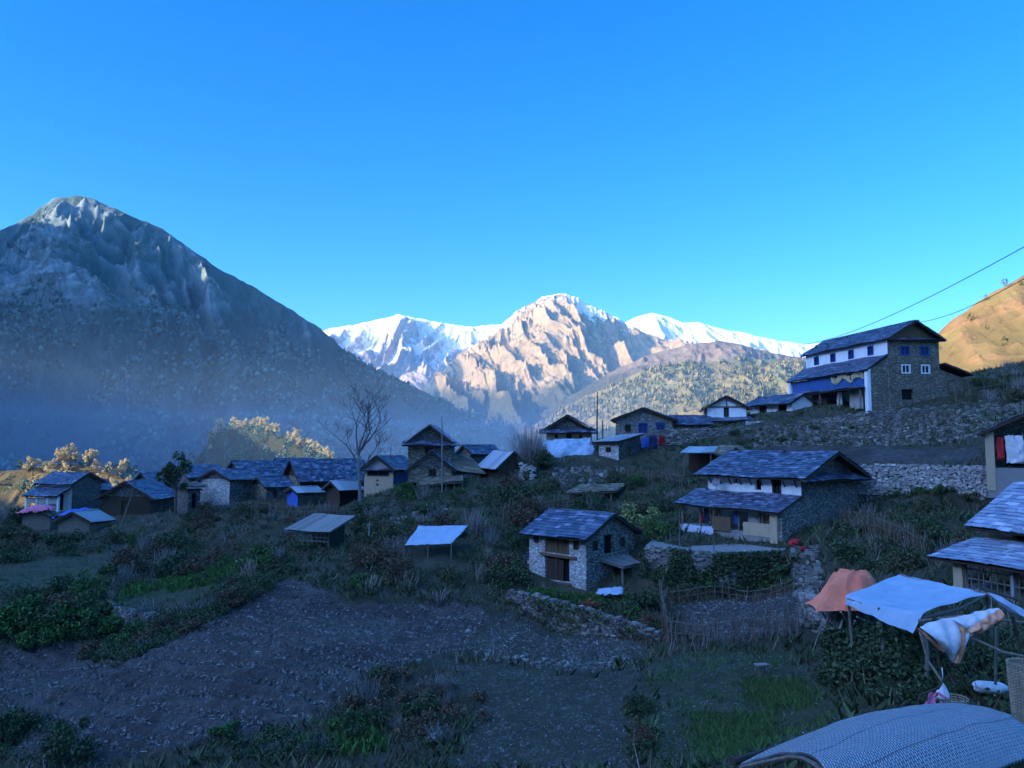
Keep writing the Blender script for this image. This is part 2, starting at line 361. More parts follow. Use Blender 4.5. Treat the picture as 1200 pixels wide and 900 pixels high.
mountain('left_spur', [(-160,556,300),(0,552,300),(50,547,300),(90,544,300),(120,552,300),(150,562,298),(180,585,295),(215,625,290)], M_spur, 240, 60, 90, -60, 1.1, (.2, -1), .8, 40, 0, 120, .6, 81, 6)
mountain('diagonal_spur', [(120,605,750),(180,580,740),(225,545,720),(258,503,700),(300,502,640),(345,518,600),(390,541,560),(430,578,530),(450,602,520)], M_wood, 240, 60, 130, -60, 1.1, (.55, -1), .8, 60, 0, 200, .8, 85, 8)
mountain('hidden_shade_ridge', [(20,290,5000),(60,272,5200),(120,262,5400),(150,266,5500),(190,284,5700),(250,328,6000),(320,368,6300),(380,405,6600),(430,470,6800)], M_brown, 120, 60, 900, -100, 1.1, (.3, -1), .8, 500, 0, 900, 20, 91, 120)  # added out of sight behind the left mountain to shadow the central peak's foot

def off_frame_ridge():
    """unseen ridge added on the left, its skyline shaped to shade the village: heights as seen along the sunlight"""
    A = np.array([-1600,-900,-300,100,215,240,290,370,430,500,620,741,800,900,1300,1900,2350,2600,2900,3400], float)
    B = np.array([250,260,200,110,65,40,-36,-36,-14,2,22,40,300,480,560,530,500,470,260,0], float)  # skyline of the added ridge; its dip lets sun reach the spurs
    HH = np.array([-1000,-800,-600,-460,-420,-400,-380,-380,-380,-400,-430,-520,-800,-1200,-1500,-1700,-1700,-1700,-1700,-1700], float)
    a = np.linspace(-1600, 3400, 900); b = np.interp(a, A, B); h = np.interp(a, A, HH)
    hx, hy = SUN_H / np.hypot(*SUN_H)
    top = b - SUN_T * h * 1.0
    prof = np.linspace(-1, 1, 31); Hh = h[:, None] + prof[None] * (np.maximum(top[:, None] + 120, 60) * np.where(prof < 0, 1.5, .62)[None])
    Z = top[:, None] - np.abs(prof)[None] * (top[:, None] + 120) + np.where(np.abs(prof)[None] > .03, (ridged(a[:, None] / 160 + prof, prof * 3 + a[:, None] * .001, 7) - 1.0) * 45 * np.abs(prof)[None], 0)
    # along-sun coordinate runs away from the sun
    X = -hx * Hh + hy * a[:, None]; Y = -hy * Hh - hx * a[:, None]
    o = from_np('added_shade_ridge', np.stack([X, Y, Z], -1).reshape(-1, 3), grid_faces(len(a), 31)[:, ::-1], M_left, None, True)
    o['kind'] = 'structure'
off_frame_ridge()

# ------------------------------------------------------------------ the air
def build_haze():
    bm = bmesh.new(); bmesh.ops.create_cube(bm, size=1)
    me = bpy.data.meshes.new('haze'); bm.to_mesh(me); bm.free()
    o = bpy.data.objects.new('haze', me); COL.objects.link(o)
    x0, x1, y0, y1, z0, z1 = -5200, 12000, -3500, 14000, -700, 2150
    o.location = ((x0 + x1) / 2, (y0 + y1) / 2, (z0 + z1) / 2); o.scale = (x1 - x0, y1 - y0, z1 - z0)
    m = bpy.data.materials.new('air'); m.use_nodes = True; nt = m.node_tree; nt.nodes.clear()
    out = nt.nodes.new('ShaderNodeOutputMaterial'); v = nt.nodes.new('ShaderNodeVolumePrincipled')
    v.inputs['Color'].default_value = (.12, .5, 1, 1); v.inputs['Density'].default_value = HAZE; v.inputs['Anisotropy'].default_value = 0.0
    nt.links.new(v.outputs[0], out.inputs['Volume']); me.materials.append(m)
    o['kind'] = 'stuff'
HAZE = 3.2e-5
build_haze()

def build_mist():
    """the thin blue smoke and mist that lies in the valley behind the village"""
    bm = bmesh.new(); bmesh.ops.create_cube(bm, size=1); me = bpy.data.meshes.new('mist'); bm.to_mesh(me); bm.free()
    o = bpy.data.objects.new('mist', me); COL.objects.link(o); x0, x1, y0, y1, z0, z1 = -2600, 150, 260, 3000, -320, 60
    o.location = ((x0 + x1) / 2, (y0 + y1) / 2, (z0 + z1) / 2); o.scale = (x1 - x0, y1 - y0, z1 - z0)
    m = bpy.data.materials.new('valley_mist'); m.use_nodes = True; nt = m.node_tree; nt.nodes.clear(); out = nt.nodes.new('ShaderNodeOutputMaterial'); v = nt.nodes.new('ShaderNodeVolumePrincipled')
    v.inputs['Color'].default_value = (.45, .72, 1, 1); v.inputs['Density'].default_value = 2.3e-4; nt.links.new(v.outputs[0], out.inputs['Volume']); me.materials.append(m); o['kind'] = 'stuff'
build_mist()

# ------------------------------------------------------------------ mesh builder for houses and things
class MB:
    def __init__(s): s.v = []; s.f = []; s.m = []
    def add(s, vs, fs, mi=0):
        o = len(s.v); s.v += [tuple(q) for q in vs]; s.f += [tuple(i + o for i in f) for f in fs]; s.m += [mi] * len(fs)
    def hexa(s, p, mi=0):          # 8 corners: bottom loop then top loop
        s.add(p, [(3, 2, 1, 0), (4, 5, 6, 7), (0, 1, 5, 4), (1, 2, 6, 5), (2, 3, 7, 6), (3, 0, 4, 7)], mi)
    def box(s, x0, x1, y0, y1, z0, z1, mi=0):
        s.hexa([(x0, y0, z0), (x1, y0, z0), (x1, y1, z0), (x0, y1, z0), (x0, y0, z1), (x1, y0, z1), (x1, y1, z1), (x0, y1, z1)], mi)
    def beam(s, p, q, w, h=None, mi=0):
        p = Vector(p); q = Vector(q); h = h or w; d = (q - p).normalized()
        r = d.cross(Vector((0, 0, 1)));
        if r.length < .05: r = Vector((1, 0, 0))
        r.normalize(); u = r.cross(d); r *= w / 2; u *= h / 2
        s.hexa([p - r - u, p + r - u, q + r - u, q - r - u, p - r + u, p + r + u, q + r + u, q - r + u], mi)
    def tube(s, pts, rad, n=6, mi=0, cap=True):
        pts = [Vector(p) for p in pts]; rad = rad if isinstance(rad, (list, tuple)) else [rad] * len(pts); vs = []
        for i, p in enumerate(pts):
            d = (pts[min(i + 1, len(pts) - 1)] - pts[max(i - 1, 0)]).normalized()
            a = d.orthogonal() if abs(d.z) > .9 else d.cross(Vector((0, 0, 1)));  a.normalize(); b = d.cross(a)
            vs += [p + (a * math.cos(k * 2 * math.pi / n) + b * math.sin(k * 2 * math.pi / n)) * rad[i] for k in range(n)]
        fs = [(i * n + k, i * n + (k + 1) % n, (i + 1) * n + (k + 1) % n, (i + 1) * n + k) for i in range(len(pts) - 1) for k in range(n)]
        if cap: fs += [tuple(range(n))[::-1], tuple((len(pts) - 1) * n + k for k in range(n))]
        s.add(vs, fs, mi)
    def build(s, name, mats, parent=None, smooth_sh=False, loc=None):
        me = bpy.data.meshes.new(name); me.from_pydata(s.v, [], s.f)
        mats = mats if isinstance(mats, (list, tuple)) else [mats]
        for m in mats: me.materials.append(m)
        me.polygons.foreach_set('material_index', s.m)
        if smooth_sh: me.polygons.foreach_set('use_smooth', [True] * len(s.f))
        me.update(); o = bpy.data.objects.new(name, me); COL.objects.link(o)
        if parent is not None: o.parent = parent
        if loc is not None: o.location = loc
        return o
def copy_tree(o, parent=None):
    c = o.copy(); COL.objects.link(c)
    if parent is not None: c.parent = parent
    for ch in list(o.children): copy_tree(ch, c)
    return c

# ------------------------------------------------------------------ materials of the village
def m_stone(name, a, b, mortar=(.05, .045, .04), sx=4.2, sz=11.0):
    m = mat(name, a, .9); t = NT(m); w = t.coords('Object', (sx, sx, sz))
    wn = t.n('ShaderNodeTexNoise'); wn.inputs['Scale'].default_value = .7; t.l(w, wn.inputs['Vector'])
    w2 = t.mix(.12, w, wn.outputs['Color'], 'ADD')
    v = t.voronoi(w2, 1.0); e = t.voronoi(w2, 1.0, 'DISTANCE_TO_EDGE')
    sp = t.n('ShaderNodeSeparateColor'); t.l(v.outputs['Color'], sp.inputs[0])
    c = t.ramp(sp.outputs[0], [(.0, tuple(q * .62 for q in a)), (.45, a), (.85, b), (1, tuple(min(1, q * 1.2) for q in b))])
    c = t.mix(t.mapr(t.noise(t.coords(), .8, 5, .7), .45, .75), c, tuple(q * .6 for q in a))
    k = t.mapr(e.outputs['Distance'], .0, .10)
    c = t.mix(k, mortar, c); t.color(c); t.bump(k, .9, .06); return m
def m_plaster(name, a, dirt=(.25, .2, .15), amt=.6):
    m = mat(name, a, .9); t = NT(m)
    n = t.mapr(t.noise(t.coords('Object', (1, 1, .55)), 1.6, 6, .72), .48, .74)
    c = t.mix(t.math('MULTIPLY', n, amt), a, dirt); t.color(c); t.bump(t.noise(t.coords(), 6, 4), .3, .03); return m
def m_wood(name, a, b, sc_=(9, 9, 1.2), rough=.8):
    m = mat(name, a, rough); t = NT(m)
    c = t.ramp(t.noise(t.coords('Object', sc_), 1.3, 5, .65), [(.3, a), (.7, b)])
    c = t.mix(t.mapr(t.island(), 0, 1, 0, .45), c, tuple(q * .45 for q in a)); t.color(c); return m
def m_tiles(name, dark, light, rough=.5, spec=.5, lichen=(.22, .21, .18)):
    m = mat(name, dark, rough); t = NT(m); m.node_tree.nodes['Principled BSDF'].inputs['Specular IOR Level'].default_value = spec
    c = t.ramp(t.island(), [(0, dark), (.68, tuple(a * .7 + b * .3 for a, b in zip(dark, light))), (.9, tuple(a * .4 + b * .6 for a, b in zip(dark, light))), (1, light)])
    c = t.mix(t.mapr(t.noise(t.coords(), 1.4, 6, .75), .52, .72, 0, .6), c, lichen); t.color(c)
    t.bump(t.noise(t.coords(), 7, 4), .4, .02); return m
def m_cloth(name, a, b=None, rough=.75, sc_=1.5):
    m = mat(name, a, rough); t = NT(m); b = b or tuple(q * .7 for q in a)
    c = t.ramp(t.noise(t.coords(), sc_, 5, .65, .4), [(.35, b), (.62, a)]); t.color(c)
    t.bump(t.noise(t.coords(), sc_ * 2.5, 4, .6, .8), .35, .06); return m
M = dict(
    stone=m_stone('grey_stone', (.26, .24, .205), (.46, .43, .37)), pale_stone=m_stone('pale_stone', (.58, .56, .52), (.85, .83, .78), (.16, .15, .135)),
    brown_stone=m_stone('brown_stone', (.26, .21, .15), (.50, .42, .31)), dark_stone=m_stone('dark_stone', (.15, .14, .125), (.30, .28, .25)),
    white=m_plaster('whitewash', (.86, .86, .84), (.45, .40, .34), .5), cream=m_plaster('clay_plaster', (.48, .37, .24), (.3, .23, .15), .6), greyw=m_plaster('grey_plaster', (.40, .39, .36), (.2, .18, .15), .7),
    slate=m_tiles('slate', (.032, .042, .08), (.27, .31, .42), .42, .6, (.15, .15, .16)), slate_pale=m_tiles('pale_slate', (.2, .24, .33), (.62, .66, .75), .42, .6), tin=m_tiles('weathered_tin', (.26, .27, .29), (.44, .45, .47), .42, .5, (.2, .16, .12)), blue_tin=m_tiles('blue_tin', (.05, .10, .3), (.10, .2, .5), .4, .5, (.1, .13, .25)),
    thatch=m_tiles('thatch', (.16, .13, .09), (.34, .29, .21), .95, .1, (.12, .1, .07)), planks=m_wood('grey_planks', (.19, .18, .165), (.36, .345, .32)),
    wood=m_wood('dark_wood', (.045, .03, .02), (.10, .07, .045)), brown=m_wood('brown_wood', (.12, .075, .04), (.24, .16, .09)), pole=m_wood('pole_wood', (.13, .11, .085), (.3, .265, .21)),
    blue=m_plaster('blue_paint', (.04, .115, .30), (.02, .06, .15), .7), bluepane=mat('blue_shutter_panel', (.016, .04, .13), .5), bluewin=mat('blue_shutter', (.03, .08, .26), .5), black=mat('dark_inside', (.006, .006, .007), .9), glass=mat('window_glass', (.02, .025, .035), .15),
    tarp=m_cloth('pale_tarp', (.40, .50, .60), (.30, .41, .52)), bluetarp=m_cloth('blue_tarp', (.10, .26, .62), (.05, .15, .42)), orange=m_cloth('orange_tarp', (.95, .27, .15), (.80, .19, .10)), pink=m_cloth('pink_cloth', (.75, .22, .32), (.5, .1, .2), sc_=4),
    whitecloth=m_cloth('white_cloth', (.78, .78, .78), (.6, .6, .62), sc_=4), red=m_cloth('red_cloth', (.62, .03, .04), (.3, .015, .02), sc_=4), navy=m_cloth('navy_cloth', (.03, .04, .12), sc_=4), bluecloth=m_cloth('blue_cloth', (.06, .17, .62), (.03, .08, .35), sc_=4), brown_cloth=m_cloth('brown_cloth', (.25, .13, .08), sc_=4),
    peach=m_cloth('peach_cloth', (.92, .44, .27), (.75, .30, .17), sc_=4), corn=m_tiles('maize_cobs', (.62, .48, .24), (.85, .76, .52), .7, .2, (.5, .38, .2)), clay=m_plaster('clay_floor', (.26, .25, .235), (.14, .13, .12), .7), wicker=m_wood('wicker', (.30, .24, .16), (.52, .44, .31)), pale_rubble=m_tiles('pale_field_stone', (.26, .25, .23), (.66, .64, .59), .9, .2, (.2, .2, .17)), rubble=m_tiles('field_stone', (.12, .115, .10), (.42, .40, .35), .9, .2, (.1, .1, .08)), dish=mat('grey_dish', (.2, .2, .22), .4),
)

# ------------------------------------------------------------------ parts of a house
def tiles(mb, r0, r1, e1, e0, row=.5, col=.55, thick=.035, mi=0, jit=.6, lift=.02):
    """overlapping slabs over the roof slope r0-r1 (ridge) to e0-e1 (eave)"""
    r0, r1, e0, e1 = map(Vector, (r0, r1, e0, e1)); n = (e0 - r0).cross(r1 - r0).normalized()
    if n.z < 0: n = -n
    L = ((e0 - r0).length + (e1 - r1).length) / 2; W = (r1 - r0).length
    sd = random.uniform(0, 6); nr = max(1, round(L / row)); nc = max(1, round(W / col))
    for i in range(nr):
        t0 = i / nr; t1 = (i + 1.18) / nr; off = random.random()
        edges = [0] + sorted(min(.999, max(.001, (k + off * .8 - .4 + random.uniform(-.3, .3) * jit * 2) / nc)) for k in range(1, nc)) + [1]
        for k in range(len(edges) - 1):
            a, b = edges[k], edges[k + 1]
            tt = min(t1 + random.uniform(-.15, .12) * jit / nr, 1.0 + .03)
            def q(s_, t_): v = r0.lerp(r1, s_).lerp(e0.lerp(e1, s_), t_); v.z += .045 * math.sin(s_ * W * .9 + sd) + .02 * math.sin(t_ * L * 1.7 + s_ * W * .5 + sd); return v
            lo = lift + .03 + random.uniform(0, .03); hi = lo + .035 + random.uniform(0, .02)
            p = [q(a, t0) + n * lo, q(b, t0) + n * lo, q(b, tt) + n * hi, q(a, tt) + n * hi]
            sk = random.uniform(-.05, .05) * jit; dr = (e0 - r0).normalized(); p = [p[0] + dr * sk, p[1] - dr * sk, p[2] - dr * (sk + random.uniform(0, .06) * jit), p[3] + dr * (sk - random.uniform(0, .06) * jit)]
            mb.hexa(p + [c + n * thick for c in p], mi)
            if random.random() < .012 and row < .6:
                c = (p[0] + p[2]) / 2 + n * (thick + .05); mb.box(c.x - .12, c.x + .1, c.y - .1, c.y + .13, c.z - .08, c.z + .07, mi)
def slab(mb, r0, r1, e1, e0, th=.1, mi=0):
    r0, r1, e0, e1 = map(Vector, (r0, r1, e0, e1)); n = (e0 - r0).cross(r1 - r0).normalized()
    if n.z < 0: n = -n
    p = [r0, r1, e1, e0]; mb.hexa([c - n * th for c in p] + p, mi)
def face_with_openings(mb, O, ex, nin, w, z0, z1, ops, mi=0, depth=.25, back=None):
    """a wall face split round its openings, with reveals; ops = (x0, x1, zlo, zhi)"""
    O = Vector(O); ex = Vector(ex); nin = Vector(nin); up = Vector((0, 0, 1))
    xs = sorted({0, w} | {q for o in ops for q in o[:2]}); zs = sorted({z0, z1} | {q for o in ops for q in o[2:4]})
    for i in range(len(xs) - 1):
        for j in range(len(zs) - 1):
            cx, cz = (xs[i] + xs[i + 1]) / 2, (zs[j] + zs[j + 1]) / 2
            if any(o[0] < cx < o[1] and o[2] < cz < o[3] for o in ops): continue
            mb.add([O + ex * xs[i] + up * zs[j], O + ex * xs[i + 1] + up * zs[j], O + ex * xs[i + 1] + up * zs[j + 1], O + ex * xs[i] + up * zs[j + 1]], [(0, 1, 2, 3)], mi)
    for a, b, c, d in [o[:4] for o in ops]:
        p = [O + ex * a + up * c, O + ex * b + up * c, O + ex * b + up * d, O + ex * a + up * d]; q = [v + nin * depth for v in p]
        mb.add(p + q, [(0, 1, 5, 4), (1, 2, 6, 5), (2, 3, 7, 6), (3, 0, 4, 7)], mi)
        if back is not None: mb.add(q, [(0, 1, 2, 3)], back)
def window_part(root, O, ex, nin, o, frame, pane, bars=1, name='window'):
    O = Vector(O); ex = Vector(ex); nin = Vector(nin); up = Vector((0, 0, 1)); a, b, c, d = o[:4]; f = MB(); w = .09
    def bar(x0, x1, zz0, zz1, y0=-.05, y1=.13):
        pts = []
        for z in (zz0, zz1):
            for (x, y) in ((x0, y0), (x1, y0), (x1, y1), (x0, y1)): pts.append(O + ex * x + up * z + nin * y)
        f.hexa(pts)
    bar(a - .05, a + w, c - .05, d + .05); bar(b - w, b + .05, c - .05, d + .05); bar(a + w, b - w, d - w, d + .05); bar(a + w, b - w, c - .05, c + w)
    for k in range(bars): x = a + (b - a) * (k + 1) / (bars + 1); bar(x - .03, x + .03, c + w, d - w, .01, .1)
    fo = f.build(name, frame, root); p = MB()
    pts = [O + ex * x + up * z + nin * .15 for x, z in ((a, c), (b, c), (b, d), (a, d))]; p.hexa([v + nin * .03 for v in pts] + pts)
    p.build('pane' if name == 'window' else 'shutter', pane, fo); return fo
def door_part(root, O, ex, nin, o, m, name='door'):
    O = Vector(O); ex = Vector(ex); nin = Vector(nin); up = Vector((0, 0, 1)); a, b, c, d = o[:4]; f = MB(); n = max(2, round((b - a) / .25))
    for k in range(n):
        x0 = a + (b - a) * k / n + .008; x1 = a + (b - a) * (k + 1) / n - .008; y = .16 + random.uniform(0, .02); pts = []
        for yy in (y, y + .05):
            for x, z in ((x0, c), (x1, c), (x1, d), (x0, d)): pts.append(O + ex * x + up * z + nin * yy)
        f.hexa([pts[i] for i in (4, 5, 6, 7)] + pts[:4])
    return f.build(name, m, root)

def house(name, label, cat, u, d, vb, ve, phi, ridge='R', rise=1.6, A=None, B=None, group=None, front='stone', side='stone', other='stone', roof='slate', oh=.6, ohg=.5,
          fops=(), sops=(), pent=None, gable=None, found=2.0, row=.34, col=.42, mono=False, ctr=None):
    """corner house: u = pixel columns of left end, near corner, right end. The front is the face left of the corner, the side the face right of it."""
    ph = math.radians(phi); x0 = kx(u[1]) * d; kl, kr = kx(u[0]), kx(u[2])
    A = A or (x0 - kl * d) / (math.cos(ph) + kl * math.sin(ph)); B = B or (kr * d - x0) / (math.sin(ph) - kr * math.cos(ph))
    z0 = kz(vb) * d; h = kz(ve) * d - z0
    ex = Vector((math.cos(ph), -math.sin(ph), 0)); ey = Vector((math.sin(ph), math.cos(ph), 0))
    c = Vector((x0, d, z0)) - ex * A / 2 + ey * B / 2
    root = empty(name, c, -ph, label, cat, group)
    root['_A'] = A; root['_B'] = B; root['_h'] = h
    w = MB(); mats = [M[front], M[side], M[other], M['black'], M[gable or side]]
    def conv(ops, W): return [((q[0] * W, q[1] * W, q[2] * h, q[3] * h) + tuple(q[4:])) for q in ops]
    fo = conv(fops, A); so = conv(sops, B)
    OF, XF, NF = (-A / 2, -B / 2, 0), (1, 0, 0), (0, 1, 0); OS, XS, NS = (A / 2, -B / 2, 0), (0, 1, 0), (-1, 0, 0)
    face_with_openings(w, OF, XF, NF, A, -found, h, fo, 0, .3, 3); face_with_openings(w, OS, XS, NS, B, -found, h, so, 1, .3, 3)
    face_with_openings(w, (A / 2, B / 2, 0), (-1, 0, 0), (0, -1, 0), A, -found, h, [], 2); face_with_openings(w, (-A / 2, B / 2, 0), (0, -1, 0), (1, 0, 0), B, -found, h, [], 2)
    gm = 4
    if mono:
        w.add([(-A / 2, -B / 2, h), (A / 2, -B / 2, h), (A / 2, B / 2, h + rise), (-A / 2, B / 2, h + rise)], [(0, 1, 2, 3)], 2)
        w.add([(A / 2, -B / 2, h), (A / 2, B / 2, h), (A / 2, B / 2, h + rise)], [(0, 1, 2)], 1); w.add([(-A / 2, -B / 2, h), (-A / 2, B / 2, h), (-A / 2, B / 2, h + rise)], [(2, 1, 0)], 2)
    elif ridge == 'L':
        for sx in (-1, 1): w.add([(sx * A / 2, -B / 2, h), (sx * A / 2, B / 2, h), (sx * A / 2, 0, h + rise)], [(0, 1, 2)], gm)
    else:
        for sy in (-1, 1): w.add([(-A / 2, sy * B / 2, h), (A / 2, sy * B / 2, h), (0, sy * B / 2, h + rise)], [(0, 1, 2)], gm)
    w.build('wall', mats, root)
    rf = MB(); th = .05
    if mono:
        k = rise / B; r0, r1 = (-A / 2 - ohg, B / 2 + .3, h + rise + .3 * k + th), (A / 2 + ohg, B / 2 + .3, h + rise + .3 * k + th); e0, e1 = (-A / 2 - ohg, -B / 2 - oh, h - oh * k + th), (A / 2 + ohg, -B / 2 - oh, h - oh * k + th)
        slab(rf, r0, r1, e1, e0, .08, 1); tiles(rf, r0, r1, e1, e0, row, col, mi=0)
    else:
        W2 = (B if ridge == 'L' else A) / 2; LL = (A if ridge == 'L' else B) / 2 + ohg; k = rise / W2
        for sg in (-1, 1):
            def q(l, t, z): return (l, t, z) if ridge == 'L' else (t, l, z)
            r0, r1 = q(-LL, 0, h + rise + th), q(LL, 0, h + rise + th); e0, e1 = q(-LL, sg * (W2 + oh), h - oh * k + th), q(LL, sg * (W2 + oh), h - oh * k + th)
            slab(rf, r0, r1, e1, e0, .09, 1); tiles(rf, r0, r1, e1, e0, row, col, mi=0)
        for i in range(int(LL * 2 / .6)):                      # ridge stones
            l = -LL + .3 + i * .6; z = h + rise + th + .06
            pa, pb = q(l - .29, 0, z), q(l + .29, 0, z + random.uniform(0, .03)); rf.beam(pa, pb, .34, .07, 0)
        for sg in (-1, 1):                                      # barge boards
            for e in (-1, 1): rf.beam(q(e * (LL - .04), 0, h + rise - .06), q(e * (LL - .04), sg * (W2 + oh - .05), h - (oh - .05) * k - .06), .06, .16, 1)
    rf.build('roof', [M[roof], M['wood']], root)
    if pent:
        pm = MB(); dz, dp = pent
        if ridge == 'L': a = [(A / 2, -B / 2 - oh, h + dz), (A / 2, B / 2 + oh, h + dz), (A / 2 + dp, B / 2 + oh, h + dz - dp * .55), (A / 2 + dp, -B / 2 - oh, h + dz - dp * .55)]
        else: a = [(-A / 2 - oh, -B / 2, h + dz), (A / 2 + oh, -B / 2, h + dz), (A / 2 + oh, -B / 2 - dp, h + dz - dp * .55), (-A / 2 - oh, -B / 2 - dp, h + dz - dp * .55)]
        slab(pm, *a, .08, 1); tiles(pm, *a, row, col, mi=0); pm.build('gable_roof', [M[roof], M['wood']], root)
    for ops, O, X, N in ((fo, OF, XF, NF), (so, OS, XS, NS)):
        for o in ops:
            k = o[4] if len(o) > 4 else 'window'
            if k == 'window': window_part(root, O, X, N, o, M['wood'], M['glass'])
            elif k == 'white_window': window_part(root, O, X, N, o, M['white'], M['glass'])
            elif k == 'blue_window': window_part(root, O, X, N, o, M['bluewin'], M['bluepane'], 1)
            elif k == 'door': door_part(root, O, X, N, o, M['wood'])
            elif k == 'brown_door': door_part(root, O, X, N, o, M['brown'])
            elif k == 'blue_door': door_part(root, O, X, N, o, M['bluewin'])
    return root, A, B, h
def veranda(root, A, B, dep, zi, zo, oh=.5, roof='slate', x0=None, x1=None, posts=4, post_m='pole', endwall=None, floor=.15, pr=.07, name='veranda_roof', row=.34, col=.42):
    """a roof along the front, on posts"""
    x0 = -A / 2 if x0 is None else x0; x1 = A / 2 if x1 is None else x1; r = MB(); k = (zi - zo) / dep
    a = [(x0 - .3, -B / 2, zi), (x1 + .15, -B / 2, zi), (x1 + .15, -B / 2 - dep - oh, zo - oh * k), (x0 - .3, -B / 2 - dep - oh, zo - oh * k)]
    slab(r, *a, .09, 1); tiles(r, *a, row, col, mi=0); r.beam((x0, -B / 2 - dep, zo - .16), (x1, -B / 2 - dep, zo - .16), .14, .14, 1)
    r.build(name, [M[roof], M['wood']], root)
    for i in range(posts):
        p = MB(); x = x0 + .12 + (x1 - x0 - .24) * i / max(1, posts - 1); p.beam((x, -B / 2 - dep, (floor or 0) - .05), (x, -B / 2 - dep, zo - .23), pr * 2, pr * 2); p.build('post', M[post_m], root)
    if endwall:
        e = MB(); e.hexa([(x1 - .3, -B / 2 - dep - .15, -1.5), (x1, -B / 2 - dep - .15, -1.5), (x1, -B / 2, -1.5), (x1 - .3, -B / 2, -1.5), (x1 - .3, -B / 2 - dep - .15, zo - .12), (x1, -B / 2 - dep - .15, zo - .12), (x1, -B / 2, zi - .12), (x1 - .3, -B / 2, zi - .12)]); e.build('end_wall', M[endwall], root)
    if floor:
        f = MB(); f.box(x0 - .1, x1 - .31 if endwall else x1, -B / 2 - dep - .12, -B / 2 - .003, -1.6, floor); f.build('plinth', M['clay'], root)
def sheet(name, P4, m, nu=24, nv=16, sag=.25, wr=.05, th=.012, parent=None, seed=0, edge=0.0, smooth_sh=True):
    """a hanging or stretched cloth between four corners, wrinkled, with thickness"""
    a, b, c, d = map(Vector, P4); V = []; u = np.linspace(0, 1, nu); v = np.linspace(0, 1, nv)
    n = (b - a).cross(d - a).normalized()
    size = ((b - a).length + (d - a).length) / 2
    for i in u:
        for j in v:
            p = a.lerp(b, i).lerp(d.lerp(c, i), j)
            s = -sag * (4 * i * (1 - i)) * (4 * j * (1 - j)) ** .7
            k = (fbm(np.array([i * 5 + seed]), np.array([j * 5 + i * 2.]), seed, 3)[0] - .5) * 2 * wr * size / 3
            p = p + Vector((0, 0, s)) + n * k
            if edge and (i in (0, 1) or j in (0, 1)): p += Vector((random.uniform(-edge, edge), random.uniform(-edge, edge), random.uniform(-edge, edge)))
            V.append(p)
    m_ = len(V); F_ = [tuple(q) for q in grid_faces(nu, nv)]; mb = MB()
    low = [p - n * th for p in V]; mb.add(V + low, F_ + [tuple(q + m_ for q in f[::-1]) for f in F_])
    rim = [i * nv for i in range(nu)] + [(nu - 1) * nv + j for j in range(1, nv)] + [i * nv + nv - 1 for i in range(nu - 2, -1, -1)] + [j for j in range(nv - 2, 0, -1)]
    mb.f += [(rim[k], rim[(k + 1) % len(rim)], rim[(k + 1) % len(rim)] + m_, rim[k] + m_) for k in range(len(rim))]; mb.m += [0] * len(rim)
    return mb.build(name, m, parent, smooth_sh)

# ------------------------------------------------------------------ the houses
HG = 'stone houses of the hill village'
# the tall house high on the right
r, A, B, h = house('village_house', 'tallest stone house on the right, white upper storey, blue balcony and drying maize', 'house', (948, 1045, 1106), 89, 478, 396, 80, 'L', 2.0, front='white', side='brown_stone', other='stone', gable='brown', oh=.42, ohg=.8,
    fops=[(x, x + .062, .80, .93, 'blue_window') for x in (.12, .34, .565, .79)], sops=[(.24, .42, .76, .89, 'blue_window'), (.62, .80, .76, .89, 'blue_window'), (.26, .42, .50, .62, 'white_window'), (.64, .80, .50, .62, 'white_window'), (.24, .46, .12, .27, 'dark')], pent=(.02, .55), group=HG)
veranda(r, A, B, 2.3, h * .765, h * .58, .6, posts=0, endwall=None, floor=None, x0=-A / 2, x1=A / 2, name='lower_roof')
b = MB(); b.hexa([(A / 2 - .45, -B / 2 - 2.3, -2), (A / 2 - .02, -B / 2 - 2.3, -2), (A / 2 - .02, -B / 2, -2), (A / 2 - .45, -B / 2, -2), (A / 2 - .45, -B / 2 - 2.3, h * .55), (A / 2 - .02, -B / 2 - 2.3, h * .55), (A / 2 - .02, -B / 2, h * .73), (A / 2 - .45, -B / 2, h * .73)]); b.build('side_wall', M['brown_stone'], r)
for xx in (A / 2 - .3, -A / 2 + .15):
    b = MB(); b.box(xx - .28, xx + .3, -B / 2 - 2.72, -B / 2 - 2.3, -1.5, h * .56); b.build('pillar', M['white'], r)
b = MB(); n_ = 26
for i in range(n_):
    x0_ = -A / 2 + .5 + (A - 1.2) * i / n_; b.box(x0_, x0_ + (A - 1.2) / n_ - .02, -B / 2 - 2.45, -B / 2 - 2.40, h * .34 + random.uniform(-.02, .02), h * .525)
b.box(-A / 2 + .45, A / 2 - .6, -B / 2 - 2.5, -B / 2 - .01, h * .31, h * .335); b.build('balcony', M['blue'], r)
b = MB()
b.beam((A / 2 - .8, -B / 2 - 2.6, h * .535), (A / 2 - 7.4, -B / 2 - 2.6, h * .535), .1, .16)
for i in range(260):
    x = A / 2 - .9 - random.random() * 6.3; z = h * (.50 + .07 * math.sin(x * 2.1) * .5 - .085 * random.random()); y = -B / 2 - 2.56 - random.random() * .12; b.beam((x, y, z), (x + random.uniform(-.06, .06), y, z + random.uniform(.18, .26)), .08, .08)
b.build('maize_bunches', M['corn'], r)
veranda(r, A, B + 1.2 * 2, 2.0, h * .33, h * .29, .3, posts=5, floor=None, name='porch_roof', x0=-A / 2, x1=A / 2 - .6)
for i, (xa, xb, m_) in enumerate(((-.42, -.36, 'white'), (-.30, -.26, 'greyw'), (-.22, -.02, 'wood'), (.10, .16, 'white'), (.25, .40, 'greyw'))):
    b = MB(); b.box(A * xa, A * xb, -B / 2 - 2.2, -B / 2 - 2.1, 0, h * .27); b.build('porch_panel', M[m_], r)
